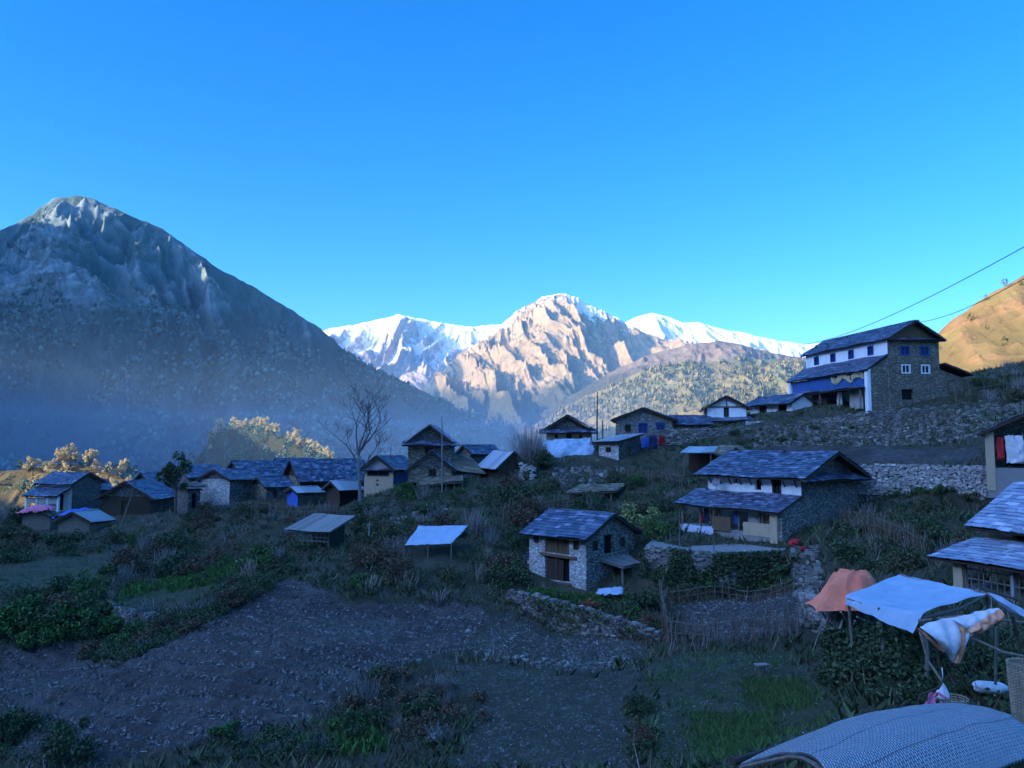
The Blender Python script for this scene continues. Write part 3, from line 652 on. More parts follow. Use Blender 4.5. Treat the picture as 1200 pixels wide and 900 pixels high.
b = MB(); b.hexa([(A / 2 - 3, B / 2 + .02, -2), (A / 2 + 0, B / 2 + .02, -2), (A / 2 + 0, B / 2 + 3, -2), (A / 2 - 3, B / 2 + 3, -2), (A / 2 - 3, B / 2 + .02, h * .56), (A / 2, B / 2 + .02, h * .56), (A / 2, B / 2 + 3, h * .45), (A / 2 - 3, B / 2 + 3, h * .45)]); b.build('annex', M['brown_stone'], r)
b = MB(); a_ = [(A / 2 - 3.4, B / 2 + .03, h * .64), (A / 2 + .8, B / 2 + .03, h * .64), (A / 2 + .8, B / 2 + 3.8, h * .48), (A / 2 - 3.4, B / 2 + 3.8, h * .48)]; slab(b, *a_, .1, 1); tiles(b, *a_); b.build('annex_roof', [M['slate'], M['wood']], r)
window_part(r, (A / 2, B / 2, 0), (0, 1, 0), (-1, 0, 0), (.9, 2.0, h * .22, h * .40), M['brown'], M['glass'])

# the whitewashed house in the middle right
r, A, B, h = house('village_house', 'whitewashed house with slate roofs and a clothes-hung porch above the stone platform', 'house', (829, 938, 1003), 60.3, 629, 557, 55, 'L', 1.7, front='white', side='stone', gable='dark_stone', oh=.8, ohg=.9, group=HG,
    fops=[(.30, .34, .82, .9, 'dark'), (.53, .60, .72, .9, 'dark'), (.72, .80, .66, .92, 'window')], sops=[], pent=(.0, .9))
veranda(r, A, B, 2.4, h * .66, h * .47, .7, posts=6, endwall='stone', floor=.25, x0=-A / 2 - .9)
for i in range(9):                                             # struts under the eaves
    s_ = MB(); x = -A / 2 + .4 + i * (A - .8) / 8; s_.beam((x, -B / 2 - .02, h * .80), (x + .25, -B / 2 - .7, h * .93), .08); s_.build('eave_strut', M['wood'], r)
b = MB(); b.box(A / 2 - 3.6, A / 2 - .35, -B / 2 - 2.55, -B / 2 - 2.3, .0, 1.0); b.build('clay_parapet', M['cream'], r)
b = MB(); b.box(A / 2 - .95, A / 2 - .30, -B / 2 - 2.75, -B / 2 - 2.42, -.4, h * .455); b.build('clay_pillar', M['cream'], r)
b = MB(); b.box(-A / 2 + 2.6, -A / 2 + 4.5, -B / 2 - 2.62, -B / 2 - 2.56, .1, 1.25); b.build('reed_mat', M['brown'], r)
b = MB(); b.box(A / 2 - 3.4, A / 2 - 2.0, -B / 2 - 2.2, -B / 2 - 2.1, .9, h * .45); b.build('porch_wall', M['greyw'], r)
b = MB(); b.box(-A / 2 + .2, -A / 2 + 1.1, -B / 2 - .2, -B / 2 - .02, .25, h * .5); b.build('porch_wall', M['cream'], r)
HOUSE_W = (r, A, B, h)

# the small stone barn in the centre
r, A, B, h = house('stone_barn', 'small two-storey barn of pale stone with plank doors, alone at the centre of the village', 'barn', (620, 686, 742), 60, 690, 629, 45, 'L', 1.5, front='pale_stone', side='stone', oh=.6, ohg=.5, row=.42, col=.6,
    fops=[(.29, .72, .06, .52, 'dark'), (.29, .72, .60, .95, 'dark'), (.10, .17, .78, .93, 'window'), (.80, .87, .74, .90, 'window')], sops=[(.36, .56, .60, .98, 'dark'), (.14, .22, .72, .88, 'window'), (.70, .78, .72, .88, 'window')])
for z0_, z1_, nn, m_ in ((.06, .52, 9, 'wood'), (.60, .95, 10, 'brown')):
    for k in range(2):
        b = MB(); xa = -A / 2 + A * (.30 + .21 * k); wd = A * .2 * (.98 if k == 0 or z0_ > .3 else .45)
        for i in range(5): b.box(xa + wd * i / 5 + .01, xa + wd * (i + 1) / 5 - .01, -B / 2 + .1 + random.uniform(0, .02), -B / 2 + .15, h * z0_ + .02, h * z1_ - .02 - random.uniform(0, .15))
        b.build('plank_door', M[m_], r)
b = MB(); b.beam((-A / 2 + A * .22, -B / 2 - .06, h * .565), (-A / 2 + A * .85, -B / 2 - .06, h * .555), .16, .2); b.build('lintel', M['brown'], r)
b = MB(); b.beam((-A / 2 + A * .25, -B / 2 - .05, h * .03), (-A / 2 + A * .76, -B / 2 - .05, h * .03), .14, .16); b.build('threshold', M['brown'], r)
b = MB(); a_ = [(A / 2 + .02, -B / 2 + 1.8, h * .50), (A / 2 + .02, B / 2 + .4, h * .50), (A / 2 + 2.2, B / 2 + .4, h * .42), (A / 2 + 2.2, -B / 2 + 1.8, h * .42)]; slab(b, *a_, .12, 0); tiles(b, *a_, 2.4, .3, .03); b.build('side_platform', M['planks'], r)
for y_ in (-B / 2 + 2.0, B / 2 + .1):
    b = MB(); b.tube([(A / 2 + 2.0, y_, -.6), (A / 2 + 2.0 - .15, y_ + .1, h * .41)], [.13, .10]); b.build('prop', M['pole'], r)
b = MB(); a_ = [(-A / 2 - .9, -B / 2 + .6, h * .52), (-A / 2 - .9, B / 2 - .6, h * .52), (-A / 2 - 1.6, B / 2 - .6, h * .36), (-A / 2 - 1.6, -B / 2 + .6, h * .36)]
b.box(-A / 2 - 1.2, -A / 2 - .01, -B / 2 + 1.0, B / 2 - 1, -1, h * .42); b.build('lean_to_wall', M['pale_stone'], r)
b = MB(); a_ = [(-A / 2 - .02, -B / 2 + .7, h * .52), (-A / 2 - .02, B / 2 - .7, h * .52), (-A / 2 - 1.6, B / 2 - .7, h * .40), (-A / 2 - 1.6, -B / 2 + .7, h * .40)]; slab(b, *a_, .06, 0); b.build('lean_to_roof', M['blue_tin'], r)

# the tower house and the gabled house in front of it
r, A, B, h = house('village_house', 'tower-like stone house with an overhanging gable roof, rising above its neighbours at the village crest', 'house', (478, 529, 540), 90, 577, 518, 1, 'R', 1.9, front='brown_stone', side='dark_stone', B=4.4, oh=.6, ohg=.7, pent=(.05, .9), gable='dark_stone', group=HG, fops=[(.40, .58, .72, .88, 'window')])
b = MB(); b.box(A / 2 + .02, A / 2 + 3.4, -B / 2 - .8, B / 2, -3, h * .45); b.build('side_wing', M['dark_stone'], r)
b = MB(); zz = h * .45; q_ = [(A / 2 - .2, -B / 2 - 1.3, zz), (A / 2 + 4.0, -B / 2 - 1.3, zz - .5), (A / 2 + 4.0, B / 2 + .3, zz - .5), (A / 2 - .2, B / 2 + .3, zz)]; p_ = [(A / 2 + .05, .2, zz + 1.9), (A / 2 + 1.7, .3, zz + 1.5)]
tiles(b, p_[0], p_[1], q_[1], q_[0], .5, .5); tiles(b, p_[1], (p_[1][0], p_[1][1] + .01, p_[1][2]), q_[2], q_[1], .5, .5); b.add([q_[0], q_[1], q_[2], q_[3], p_[0], p_[1]], [(0, 1, 5, 4), (1, 2, 5), (2, 3, 4, 5), (0, 3, 2, 1)]); b.build('wing_roof', M['thatch'], r)
r, A, B, h = house('village_house', 'low gabled house of rough brown stone with thatch porch, in front of the tower house', 'house', (480, 530, 541), 86.5, 580, 549, 1, 'R', 1.9, front='brown_stone', side='dark_stone', oh=.45, ohg=.4, group=HG, fops=[(.46, .62, .72, .97, 'window'), (.05, .16, .05, .45, 'dark')], B=3.6)
b = MB(); a_ = [(-A / 2 + 1.4, -B / 2 - .02, h * .62), (A / 2 + 1.2, -B / 2 - .02, h * .70), (A / 2 + 1.4, -B / 2 - 1.9, h * .52), (-A / 2 + 1.2, -B / 2 - 1.9, h * .36)]; slab(b, *a_, .1); tiles(b, *a_, .5, .3, .06, 0, 1.2); b.build('porch_thatch', M['thatch'], r)
for i in range(6):
    b = MB(); x = -A / 2 + 1.4 + i * (A - .2) / 5; b.tube([(x, -B / 2 - 1.7, -1.0), (x + .1, -B / 2 - 1.65, h * (.36 + .03 * i) - .1)], [.09, .07], 5); b.build('prop', M['pole'], r)
b = MB(); b.box(-A / 2 + 2.0, A / 2 + .8, -B / 2 - .35, -B / 2 - .31, -.6, h * .5); b.build('dark_doorway', M['black'], r)

# the cream house with the blue side
r, A, B, h = house('village_house', 'cream clay house with a blue painted side wall, just left of the tower house', 'house', (427, 461, 476), 92, 578, 549, 22, 'R', 1.35, front='cream', side='blue', oh=.5, ohg=.5, B=5.2, gable='greyw', group=HG, pent=(-.05, .4), fops=[(.12, .85, .70, .97, 'window'), (.42, .5, .46, .54, 'dark'), (.42, .5, .28, .38, 'dark')])
# the left cluster
r, A, B, h = house('village_house', 'house with a blank gable wall of whitish stone facing the valley, left cluster', 'house', (236, 270, 292), 99, 596, 562, 30, 'R', 1.15, front='pale_stone', side='dark_stone', oh=.5, ohg=.4, group=HG, B=5)
r, A, B, h = house('village_house', 'long slate-roofed house with small white gable, behind the white stone gable wall', 'house', (266, 285, 345), 106, 588, 556, 45, 'R', 1.7, front='greyw', side='dark_stone', oh=.7, ohg=.5, group=HG, sops=[(.2, .3, .4, .8, 'door'), (.55, .66, .5, .85, 'window')])
r, A, B, h = house('village_house', 'long house under one broad slate roof with dark timber front, left of the bare tree', 'house', (336, 352, 424), 104, 592, 558, 50, 'R', 2.1, front='brown_stone', side='wood', oh=.9, ohg=.6, group=HG, sops=[(.15, .25, .3, .8, 'door'), (.5, .62, .45, .8, 'window')])
r, A, B, h = house('village_house', 'house with dark blue roof half hidden behind the dark leafy tree', 'house', (205, 222, 262), 112, 592, 558, 45, 'R', 1.4, front='dark_stone', side='dark_stone', roof='slate', oh=.7, ohg=.5, group=HG)
r, A, B, h = house('village_house', 'leftmost two-storey house with a white-pillared veranda and slate roofs', 'house', (48, 86, 120), 112, 600, 566, 15, 'L', 1.3, front='white', side='dark_stone', oh=.6, ohg=.5, group=HG, fops=[(.2, .35, .35, .6, 'window'), (.55, .75, .05, .6, 'door')])
veranda(r, A, B, 2.2, h * .86, h * .62, .5, posts=4, post_m='white', floor=.1, pr=.13)
b = MB(); b.box(-A / 2, A / 2, -B / 2 - 2.3, -B / 2 - 2.2, h * .32, h * .5); b.build('balcony_rail', M['greyw'], r)
r, A, B, h = house('village_house', 'dark timber-gabled house beside the leaning pole, between the pillared house and the leafy tree', 'house', (122, 178, 185), 102, 604, 582, 5, 'R', 1.9, front='wood', side='dark_stone', oh=.8, ohg=.6, B=6, group=HG, fops=[(.4, .55, .05, .75, 'door')])
for u_, d_, vb_, ve_, ph_, ri_, fr_, sd_, lb_ in (((297, 313, 340), 100, 595, 569, 45, 1.0, 'brown_stone', 'dark_stone', 'small brown stone house squeezed under the eave of the long white-gabled house'), ((374, 390, 432), 113, 592, 553, 50, 1.5, 'dark_stone', 'wood', 'far slate roof showing behind the bare tree'), ((95, 108, 130), 119, 602, 573, 40, 1.2, 'dark_stone', 'dark_stone', 'low slate-roofed house behind the white-pillared veranda'), ((160, 178, 213), 121, 600, 566, 45, 1.5, 'greyw', 'dark_stone', 'grey-gabled house behind the dark timber gable'), ((318, 334, 372), 116, 590, 549, 50, 1.4, 'dark_stone', 'dark_stone', 'highest slate ridge at the back of the left cluster')):
    r, A, B, h = house('village_house', lb_, 'house', u_, d_, vb_, ve_, ph_, 'R', ri_, front=fr_, side=sd_, oh=.6, ohg=.5, group=HG, sops=[(.3, .45, .3, .75, 'window')])
# the crest of the village, centre right
r, A, B, h = house('village_house', 'clay-walled house with a wide skirt roof, directly behind the sagging blue-grey tarp', 'house', (640, 692, 697), 98, 530, 503, 8, 'R', 1.7, front='cream', side='brown_stone', oh=.85, ohg=.7, B=5.5, pent=(.02, 1.0), gable='dark_stone', group=HG, fops=[(.46, .58, .45, .95, 'door'), (.2, .26, .62, .76, 'dark'), (.75, .81, .62, .76, 'dark')])
b = MB(); a_ = [(-A / 2 - .8, -B / 2 - .03, h * .36), (A / 2 + .8, -B / 2 - .03, h * .36), (A / 2 + .9, -B / 2 - 1.4, h * .2), (-A / 2 - .9, -B / 2 - 1.4, h * .2)]; slab(b, *a_, .1, 1); tiles(b, *a_, .5, .5); b.build('skirt_roof', [M['slate'], M['wood']], r)
r, A, B, h = house('stone_shed', 'stone shed with sloping tin roof and wooden side door, below the blue-windowed house', 'shed', (702, 725, 750), 90, 547, 518, 45, 'L', .8, front='pale_stone', side='dark_stone', roof='tin', row=3, col=.8, oh=.5, ohg=.4, fops=[(.38, .6, .6, .78, 'window')], sops=[(.35, .6, .05, .8, 'brown_door')], mono=True)
r, A, B, h = house('village_house', 'stone gable house with two bright blue shuttered windows on the crest', 'house', (722, 789, 794), 97, 523, 491, 10, 'R', 1.35, front='stone', side='stone', oh=.6, ohg=.45, B=7, group=HG, fops=[(.40, .56, .50, .86, 'blue_window'), (.71, .86, .50, .86, 'blue_window'), (.17, .26, .55, .80, 'window')])
r, A, B, h = house('village_house', 'half-timbered white gable house left of the low white building', 'house', (830, 876, 882), 98, 498, 477, 10, 'R', 1.3, front='white', side='blue', oh=.6, ohg=.5, B=6, gable='white', group=HG, fops=[(.42, .56, .45, .98, 'door')])
b = MB(); a_ = [(-A / 2 - .6, -B / 2 - .03, h * .42), (A / 2 + .5, -B / 2 - .03, h * .42), (A / 2 + .6, -B / 2 - 1.3, h * .2), (-A / 2 - .7, -B / 2 - 1.3, h * .2)]; slab(b, *a_, .1, 1); tiles(b, *a_, .5, .5); b.build('skirt_roof', [M['slate'], M['wood']], r)
b = MB(); b.beam((-A / 2, -B / 2 - .05, h * 1.02), (A / 2, -B / 2 - .05, h * 1.02), .12, .16); b.beam((0, -B / 2 - .05, h), (0, -B / 2 - .05, h + 1.2), .12, .14); b.build('gable_beam', M['brown'], r)
r, A, B, h = house('slate_shed', 'long low slate-roofed shed sloping down to the left of the half-timbered gable', 'shed', (768, 832, 846), 97, 505, 497, 8, 'L', 1.1, front='stone', side='stone', oh=.4, ohg=.4, B=4.5)
r, A, B, h = house('village_house', 'long low white building with two dark doorways, beside the tallest house', 'house', (880, 930, 936), 96.5, 489, 470, 66, 'L', .9, front='white', side='white', oh=.8, ohg=.4, B=3.5, group=HG, fops=[(.22, .42, .0, .82, 'door'), (.66, .88, .0, .82, 'dark')])
# the sheds in the middle
r, A, B, h = house('timber_shed', 'timber shed with a pale blue tin roof, right of the tower house', 'shed', (566, 584, 615), 88, 561, 545, 58, 'L', 1.5, front='wood', side='wood', roof='tin', row=3, col=.8, oh=.6, ohg=.5)
r, A, B, h = house('village_house', 'small far house showing only a blue slate roof above the thatched wing', 'house', (538, 552, 562), 104, 552, 530, 45, 'R', .9, front='dark_stone', side='dark_stone', oh=.5, ohg=.4, group=HG, B=5)
r, A, B, h = house('tin_shed', 'dark open shed with a bright tin roof, left of the bare tree trunk', 'shed', (384, 399, 422), 92, 592, 573, 45, 'R', .8, front='wood', side='black', roof='tin', row=3, col=.9, oh=.5, ohg=.5)
r, A, B, h = house('tin_shed', 'flat blue tin shed with a plastic sheet at its side, below the long slate roof', 'shed', (338, 350, 376), 95, 592, 577, 45, 'R', .5, front='bluecloth', side='dark_stone', roof='tin', row=3, col=.9, oh=.5, ohg=.4)
r, A, B, h = house('stone_hut', 'flat-topped stone hut with firewood piled on its roof', 'hut', (208, 222, 236), 97, 596, 574, 45, 'R', .12, front='dark_stone', side='dark_stone', roof='planks', row=2, col=.4, oh=.3, ohg=.2, sops=[(.3, .7, .0, .8, 'dark')])
tw = empty('firewood_pile', r.location + Vector((0, 0, h + .25)), .4, 'heap of pale split logs on the flat hut roof', 'firewood')
b = MB()
for i in range(60):
    x = random.uniform(-1.4, 1.4); y = random.uniform(-1, 1); z = abs(random.gauss(0, .25)) * (1 - abs(x) / 2); a_ = random.uniform(-.6, .6); b.tube([(x, y, z), (x + math.cos(a_) * .9, y + math.sin(a_) * .9, z + random.uniform(-.1, .3))], .09, 5)
b.build('logs', M['planks'], tw)
r, A, B, h = house('stick_hut', 'stick-walled hut under a pink cloth at the far left of the terraces', 'hut', (30, 62, 70), 95, 624, 604, 15, 'R', .7, front='pole', side='pole', roof='thatch', oh=.5, ohg=.4)
p_ = r.location; rz = -math.radians(15)
def loc(r_, x, y, z): return r_.matrix_basis @ Vector((x, y, z))
o = sheet('roof_cloth', [loc(r, -A / 2 - .9, -B / 2 - .6, h + .1), loc(r, A / 2 + .1, -B / 2 - .7, h + .65), loc(r, A / 2 - .1, B / 2, h + .9), loc(r, -A / 2, B / 2, h + .8)], M['pink'], 18, 10, -.5, .2, seed=4, edge=.15); tag(o, 'pink cloth thrown over the roof of the stick hut', 'cloth')
r, A, B, h = house('stick_hut', 'small stick hut with a low grey-blue gable roof, right of the pink-covered hut', 'hut', (72, 108, 113), 92, 625, 611, 10, 'R', 1.0, front='pole', side='pole', roof='tin', row=2, col=.6, oh=.5, ohg=.4, B=3.5)
o = sheet('roof_cloth', [loc(r, -A / 2 - 1.0, -B / 2 - .3, h + .35), loc(r, -.6, -B / 2 - .2, h + .9), loc(r, -.4, B / 2, h + 1.3), loc(r, -A / 2 - .6, B / 2, h + .9)], M['bluecloth'], 14, 8, -.3, .2, seed=9, edge=.12); tag(o, 'crumpled light blue plastic over the left eave of the grey-blue hut', 'sheet')

# slat hut on the slope
def slat_hut():
    d = 73; ph = math.radians(20); c = G(375, 640); c = P(376, 636, 72); root = empty('goat_shed', c, -ph, 'slatted animal shed with a grey plank roof on the slope below the bare tree', 'shed')
    A, B, h, rise = 3.3, 2.6, 1.4, .75
    for x in (-A / 2, 0, A / 2):
        for y in (-B / 2, B / 2):
            b = MB(); b.tube([(x, y, -1.2), (x, y, h + (0 if y < 0 else rise))], .08, 6); b.build('post', M['pole'], root)
    for z in (.35, .65, .95, 1.25):
        b = MB(); b.beam((-A / 2 - .2, -B / 2 - .08, z), (A / 2 + .1, -B / 2 - .08, z + random.uniform(-.05, .05)), .05, .09); b.build('rail', M['planks'], root)
    for x in np.linspace(-A / 2 + .3, A / 2 - .3, 7):
        b = MB(); b.beam((x, -B / 2 - .13, .2), (x + .05, -B / 2 - .13, 1.3), .07, .03); b.build('slat', M['planks'], root)
    b = MB(); b.hexa([(A / 2 - .02, -B / 2, -1), (A / 2 + .05, -B / 2, -1), (A / 2 + .05, B / 2, -1), (A / 2 - .02, B / 2, -1), (A / 2 - .02, -B / 2, h - .1), (A / 2 + .05, -B / 2, h - .1), (A / 2 + .05, B / 2, h + rise - .1), (A / 2 - .02, B / 2, h + rise - .1)]); b.box(-A / 2, A / 2, B / 2 - .05, B / 2 + .02, -1, h + .6); b.build('back_wall', M['wood'], root)
    b = MB(); a_ = [(-A / 2 - .3, B / 2 + .5, h + rise + .2), (A / 2 + .9, B / 2 + .5, h + rise + .2), (A / 2 + .7, -B / 2 - .8, h - .15), (-A / 2 - .8, -B / 2 - .8, h - .2)]; slab(b, *a_, .06, 0); tiles(b, *a_, 5, .28, .04); b.build('roof', M['planks'], root)
slat_hut()

# tin and thatch shelter above the whitewashed house
def tin_shelter():
    root = empty('tin_shelter', P(835, 545, 80), -.35, 'open shelter roofed half with tin, half with thatch, behind the whitewashed house', 'shelter')
    b = MB(); a_ = [(-2.6, 1.8, 1.9), (.6, 1.8, 1.9), (.3, -1.9, 1.25), (-3.0, -1.9, 1.25)]; slab(b, *a_, .05); tiles(b, *a_, 4, .8, .02); b.build('tin_roof', M['tin'], root)
    b = MB(); a_ = [(.55, 1.8, 2.0), (2.6, 1.8, 1.9), (1.6, -2.1, .9), (.35, -1.9, 1.2)]; slab(b, *a_, .1); tiles(b, *a_, .9, .25, .07, 0, 1); a_ = [(2.4, 1.8, 2.0), (2.4, -.2, 1.75), (3.7, -.4, 1.1), (3.7, 1.8, 1.2)]; tiles(b, *a_, .6, .3, .06); b.build('thatch_roof', M['thatch'], root)
    for x, y, z in ((-2.7, -1.7, 1.3), (0, -1.7, 1.3), (1.5, -1.8, 1.0), (-2.5, 1.7, 1.9), (2.5, 1.7, 1.9)):
        b = MB(); b.tube([(x, y, -1.2), (x, y, z)], .07, 6); b.build('post', M['pole'], root)
    b = MB(); b.box(-2.6, 2.4, 1.5, 1.6, -1, 1.4); b.build('back_wall', M['wood'], root)
tin_shelter()

# the house at the right edge, with clothes in its porch
r, A, B, h = house('village_house', 'house at the right edge with a cream pillar and clothes strung across its open porch', 'house', (1157, 1305, 1320), 50.1, 550, 505, 34, 'R', 1.7, front='dark_stone', side='dark_stone', oh=.5, ohg=1.9, group=HG, B=8, fops=[(.15, .3, .05, .75, 'dark'), (.42, .55, .05, .75, 'dark')])
b = MB(); b.box(-A / 2, A / 2, -B / 2 - 1.5, -B / 2 - .01, -2, .02); b.build('porch_floor', M['clay'], r)
b = MB(); b.box(-A / 2 - .02, -A / 2 + .5, -B / 2 - 1.55, -B / 2 - .02, -1.5, h - .05); b.build('porch_wall', M['cream'], r)
def hang(name, label, P4, m, grp=None, cat='cloth', **kw):
    kw.setdefault('sag', .06); kw.setdefault('wr', .35); kw.setdefault('nu', 10); kw.setdefault('nv', 9)
    o = sheet(name, P4, m, edge=.04, **kw); return tag(o, label, cat, grp)
for i, (y0, y1, zt, zb, m_, lb, cat) in enumerate(((.35, .75, 2.1, .6, 'red', 'narrow red garment beside the cream pillar at the right edge', 'garment'), (.85, 1.9, 2.2, .35, 'whitecloth', 'large white sheet hung in the porch at the right edge', 'sheet'), (2.0, 2.5, 1.5, .3, 'red', 'dark red garment hung low right of the white sheet', 'garment'), (2.0, 3.2, 1.9, 1.1, 'peach', 'orange patterned cloth draped right of the white sheet', 'cloth'))):
    hang('hanging_cloth', lb, [loc(r, -A / 2 + y0 + .3, -B / 2 - 1.3, zt), loc(r, -A / 2 + y1 + .3, -B / 2 - 1.3, zt), loc(r, -A / 2 + y1 + .3, -B / 2 - 1.36, zb), loc(r, -A / 2 + y0 + .3, -B / 2 - 1.36, zb)], M[m_], 'clothes in the right-hand porch', cat, seed=i)

# the near house at the right edge, two slate roofs
def near_house():
    ph = math.radians(69); A, B = 10.0, 6.0; d = 39.6
    c0 = Vector((kx(1153) * d, d, 0)); ex = Vector((math.cos(ph), -math.sin(ph), 0)); ey = Vector((math.sin(ph), math.cos(ph), 0))
    z0 = kz(690) * 38; c = c0 + ex * A / 2 + ey * B / 2; c.z = z0
    root = empty('village_house', c, -ph, 'near house at the right edge with two pale slate roofs and an open stick-fenced porch', 'house', HG)
    ze = kz(610) * d - z0; zp = kz(632) * d - z0; w = MB()
    ops = [(1.0, 1.9, zp + .25, ze - .35)]
    face_with_openings(w, (-A / 2, -B / 2, 0), (1, 0, 0), (0, 1, 0), A, -2, ze, [(1.3, 3.2, zp + .15, ze - .25)], 0, .3, 2)
    face_with_openings(w, (-A / 2, B / 2, 0), (0, -1, 0), (1, 0, 0), B, -2, ze, [], 1); face_with_openings(w, (A / 2, -B / 2, 0), (0, 1, 0), (-1, 0, 0), B, -2, ze, [], 1); face_with_openings(w, (A / 2, B / 2, 0), (-1, 0, 0), (0, -1, 0), A, -2, ze, [], 1)
    for sx in (-1, 1): w.add([(sx * A / 2, -B / 2, ze), (sx * A / 2, B / 2, ze), (sx * A / 2, 0, ze + 1.7)], [(0, 1, 2)], 1)
    w.build('wall', [M['cream'], M['dark_stone'], M['black']], root)
    rf = MB()
    for sg in (-1, 1):
        a_ = [(-A / 2 - .6, 0, ze + 1.75), (A / 2 + .6, 0, ze + 1.75), (A / 2 + .6, sg * (B / 2 + .8), ze - .4), (-A / 2 - .6, sg * (B / 2 + .8), ze - .4)]; slab(rf, *a_, .1, 1); tiles(rf, *a_, .32, .36, .03, 0)
    rf.build('roof', [M['slate_pale'], M['wood']], root)
    dep = 2.6; zo = kz(655) * 38 - z0
    r_ = MB(); a_ = [(-A / 2 - .6, -B / 2, zp), (A / 2, -B / 2, zp), (A / 2, -B / 2 - dep - .5, zo - .1), (-A / 2 - .9, -B / 2 - dep - .5, zo - .1)]; slab(r_, *a_, .1, 1); tiles(r_, *a_, .32, .36, .03, 0); r_.build('porch_roof', [M['slate_pale'], M['wood']], root)
    b = MB(); a_ = [(-A / 2 + .2, -B / 2 - .05, zp + .09), (-A / 2 + 1.7, -B / 2 - .05, zp + .09), (-A / 2 + 1.9, -B / 2 - 1.3, zp - .45), (-A / 2 - .1, -B / 2 - 2.0, zp - .75)]; slab(b, *a_, .03); b.build('blue_sheet', M['bluetarp'], root)
    for i, (x, m_, wd) in enumerate(((-A / 2 + .15, 'cream', .5), (-A / 2 + 3.1, 'tin', .14), (-A / 2 + 5.2, 'cream', .75), (-A / 2 + 8, 'pole', .16))):
        b = MB(); b.box(x, x + wd, -B / 2 - dep - .1, -B / 2 - dep + .25, -2, zo - .12); b.build('pillar', M[m_], root)
    for z in (.55, 1.0, 1.45):
        b = MB(); b.beam((-A / 2 + .6, -B / 2 - dep, z), (A / 2, -B / 2 - dep, z - .06), .06); b.build('rail', M['pole'], root)
    for i in range(22):
        b = MB(); x = -A / 2 + .8 + i * .33; b.beam((x, -B / 2 - dep - .05, -.8), (x + random.uniform(-.1, .1), -B / 2 - dep - .05, random.uniform(1.0, 1.7)), .04); b.build('stick', M['pole'], root)
    b = MB(); b.box(-A / 2, A / 2, -B / 2 - dep, -B / 2, -2, .05); b.build('plinth', M['clay'], root)
near_house()

# ------------------------------------------------------------------ tarps, clothes, poles, wires
def pole(u, vb, vt, d, label, r=.06, name='pole', m='pole', lean=(0, 0), cat='pole', grp=None):
    a = P(u, vb, d); b = P(u + lean[0], vt, d + lean[1]); z = H1(a.x, a.y); a.z = min(a.z, z) - .3
    mb = MB(); mb.tube([a, a.lerp(b, .5) + Vector((random.uniform(-.05, .05), 0, 0)), b], [r, r * .85, r * .6], 7); o = mb.build(name, M[m]); return tag(o, label, cat, grp)
pole(586 - 68, 578, 488, 84, 'tall pale flag mast before the low brown stone gable', .09, 'flag_mast', 'planks')
pole(700, 512, 459, 94, 'tall dark pole standing behind the tin-roofed stone shed', .10, 'utility_pole', 'wood', cat='utility pole')
pole(706, 512, 492, 94, 'short wooden stake right of the tall dark pole', .12, 'wooden_stake', 'brown')
pole(458, 535, 524, 94, 'thin roof pole sticking up behind the cream house', .05, 'roof_pole', 'wood')
pole(143, 602, 563, 96, 'slanting pole leaning beside the dark timber-gabled house', .10, 'leaning_pole', 'pole', (17, 0))
pole(433, 646, 612, 70, 'long pale pole leaning on the slatted animal shed', .09, 'leaning_pole', 'planks', (0, 1))
pole(836, 645, 598, 57.3, 'thin pole at the edge of the stone platform, before the reed mat', .05, 'platform_pole', 'pole', cat='pole')
pole(796, 645, 600, 57.5, 'thin pole at the left end of the stone platform', .05, 'platform_pole', 'pole', cat='pole')
pole(1040, 470, 446, 96, 'stake in the scrub right of the tallest house', .06, 'wooden_stake', 'pole') if False else None

def wire(p, q, sag, label, r=.012):
    mb = MB(); pts = []
    for i in range(25):
        t_ = i / 24; c = p.lerp(q, t_); c.z -= sag * 4 * t_ * (1 - t_); pts.append(c)
    mb.tube(pts, r, 4); return tag(mb.build('power_line', M['black']), label, 'cable', 'overhead cables')
wire(P(940, 404, 118), P(1215, 281, 40), 1.0, 'upper overhead cable crossing the sky above the tallest house', .028)
wire(P(1072, 378, 92), P(1215, 318, 42), .6, 'lower overhead cable running from the tallest roof towards the hillside', .026)
wire(P(985, 566, 60), P(1018, 592, 52), .2, 'pale line slung from the whitewashed house eave down to the right', .03) if False else None
wire(P(735, 512, 88), P(775, 545, 82), .1, 'slanting line from the tin-roofed stone shed to the path', .04)

# flat tarp on posts in the middle of the slope
def pale_tarp_shelter():
    a, b_, c, d = P(474, 639, 65), P(529, 637, 65), P(549, 616, 68.5), P(491, 616, 68.5)
    root = empty('tarp_shelter', P(510, 645, 67), 0, 'pale blue tarp stretched flat over posts, alone on the slope below the tower house', 'shelter')
    o = sheet('tarp', [a - root.location, b_ - root.location, c - root.location, d - root.location], M['tarp'], 26, 14, .12, .05, parent=root, seed=3, edge=.02)
    for q in (a, b_, c, d, a.lerp(b_, .5)):
        m_ = MB(); z = H1(q.x, q.y); m_.tube([q - root.location + Vector((0, 0, .05)), Vector((q.x, q.y, z - .4)) - root.location], .06, 6); m_.build('post', M['pole'], root)
pale_tarp_shelter()
# tarp below the clay-walled house
def sag_tarp():
    root = empty('tarp_shelter', P(668, 540, 94), 0, 'sagging blue-grey tarp awning in front of the clay-walled house on the crest', 'awning')
    L_ = [P(632, 518, 95) - root.location, P(692, 514, 95) - root.location, P(701, 536, 92.5) - root.location, P(655, 541, 92.5) - root.location]
    sheet('tarp', L_, M['tarp'], 36, 18, -.5, .26, parent=root, seed=6, edge=.12)
    for u_, v_, d_ in ((640, 520, 94), (692, 516, 94), (700, 536, 92.6), (668, 538, 92.6)):
        q = P(u_, v_, d_); m_ = MB(); m_.tube([q - root.location, Vector((q.x, q.y, H1(q.x, q.y) - .4)) - root.location], .06, 6); m_.build('post', M['pole'], root)
sag_tarp()
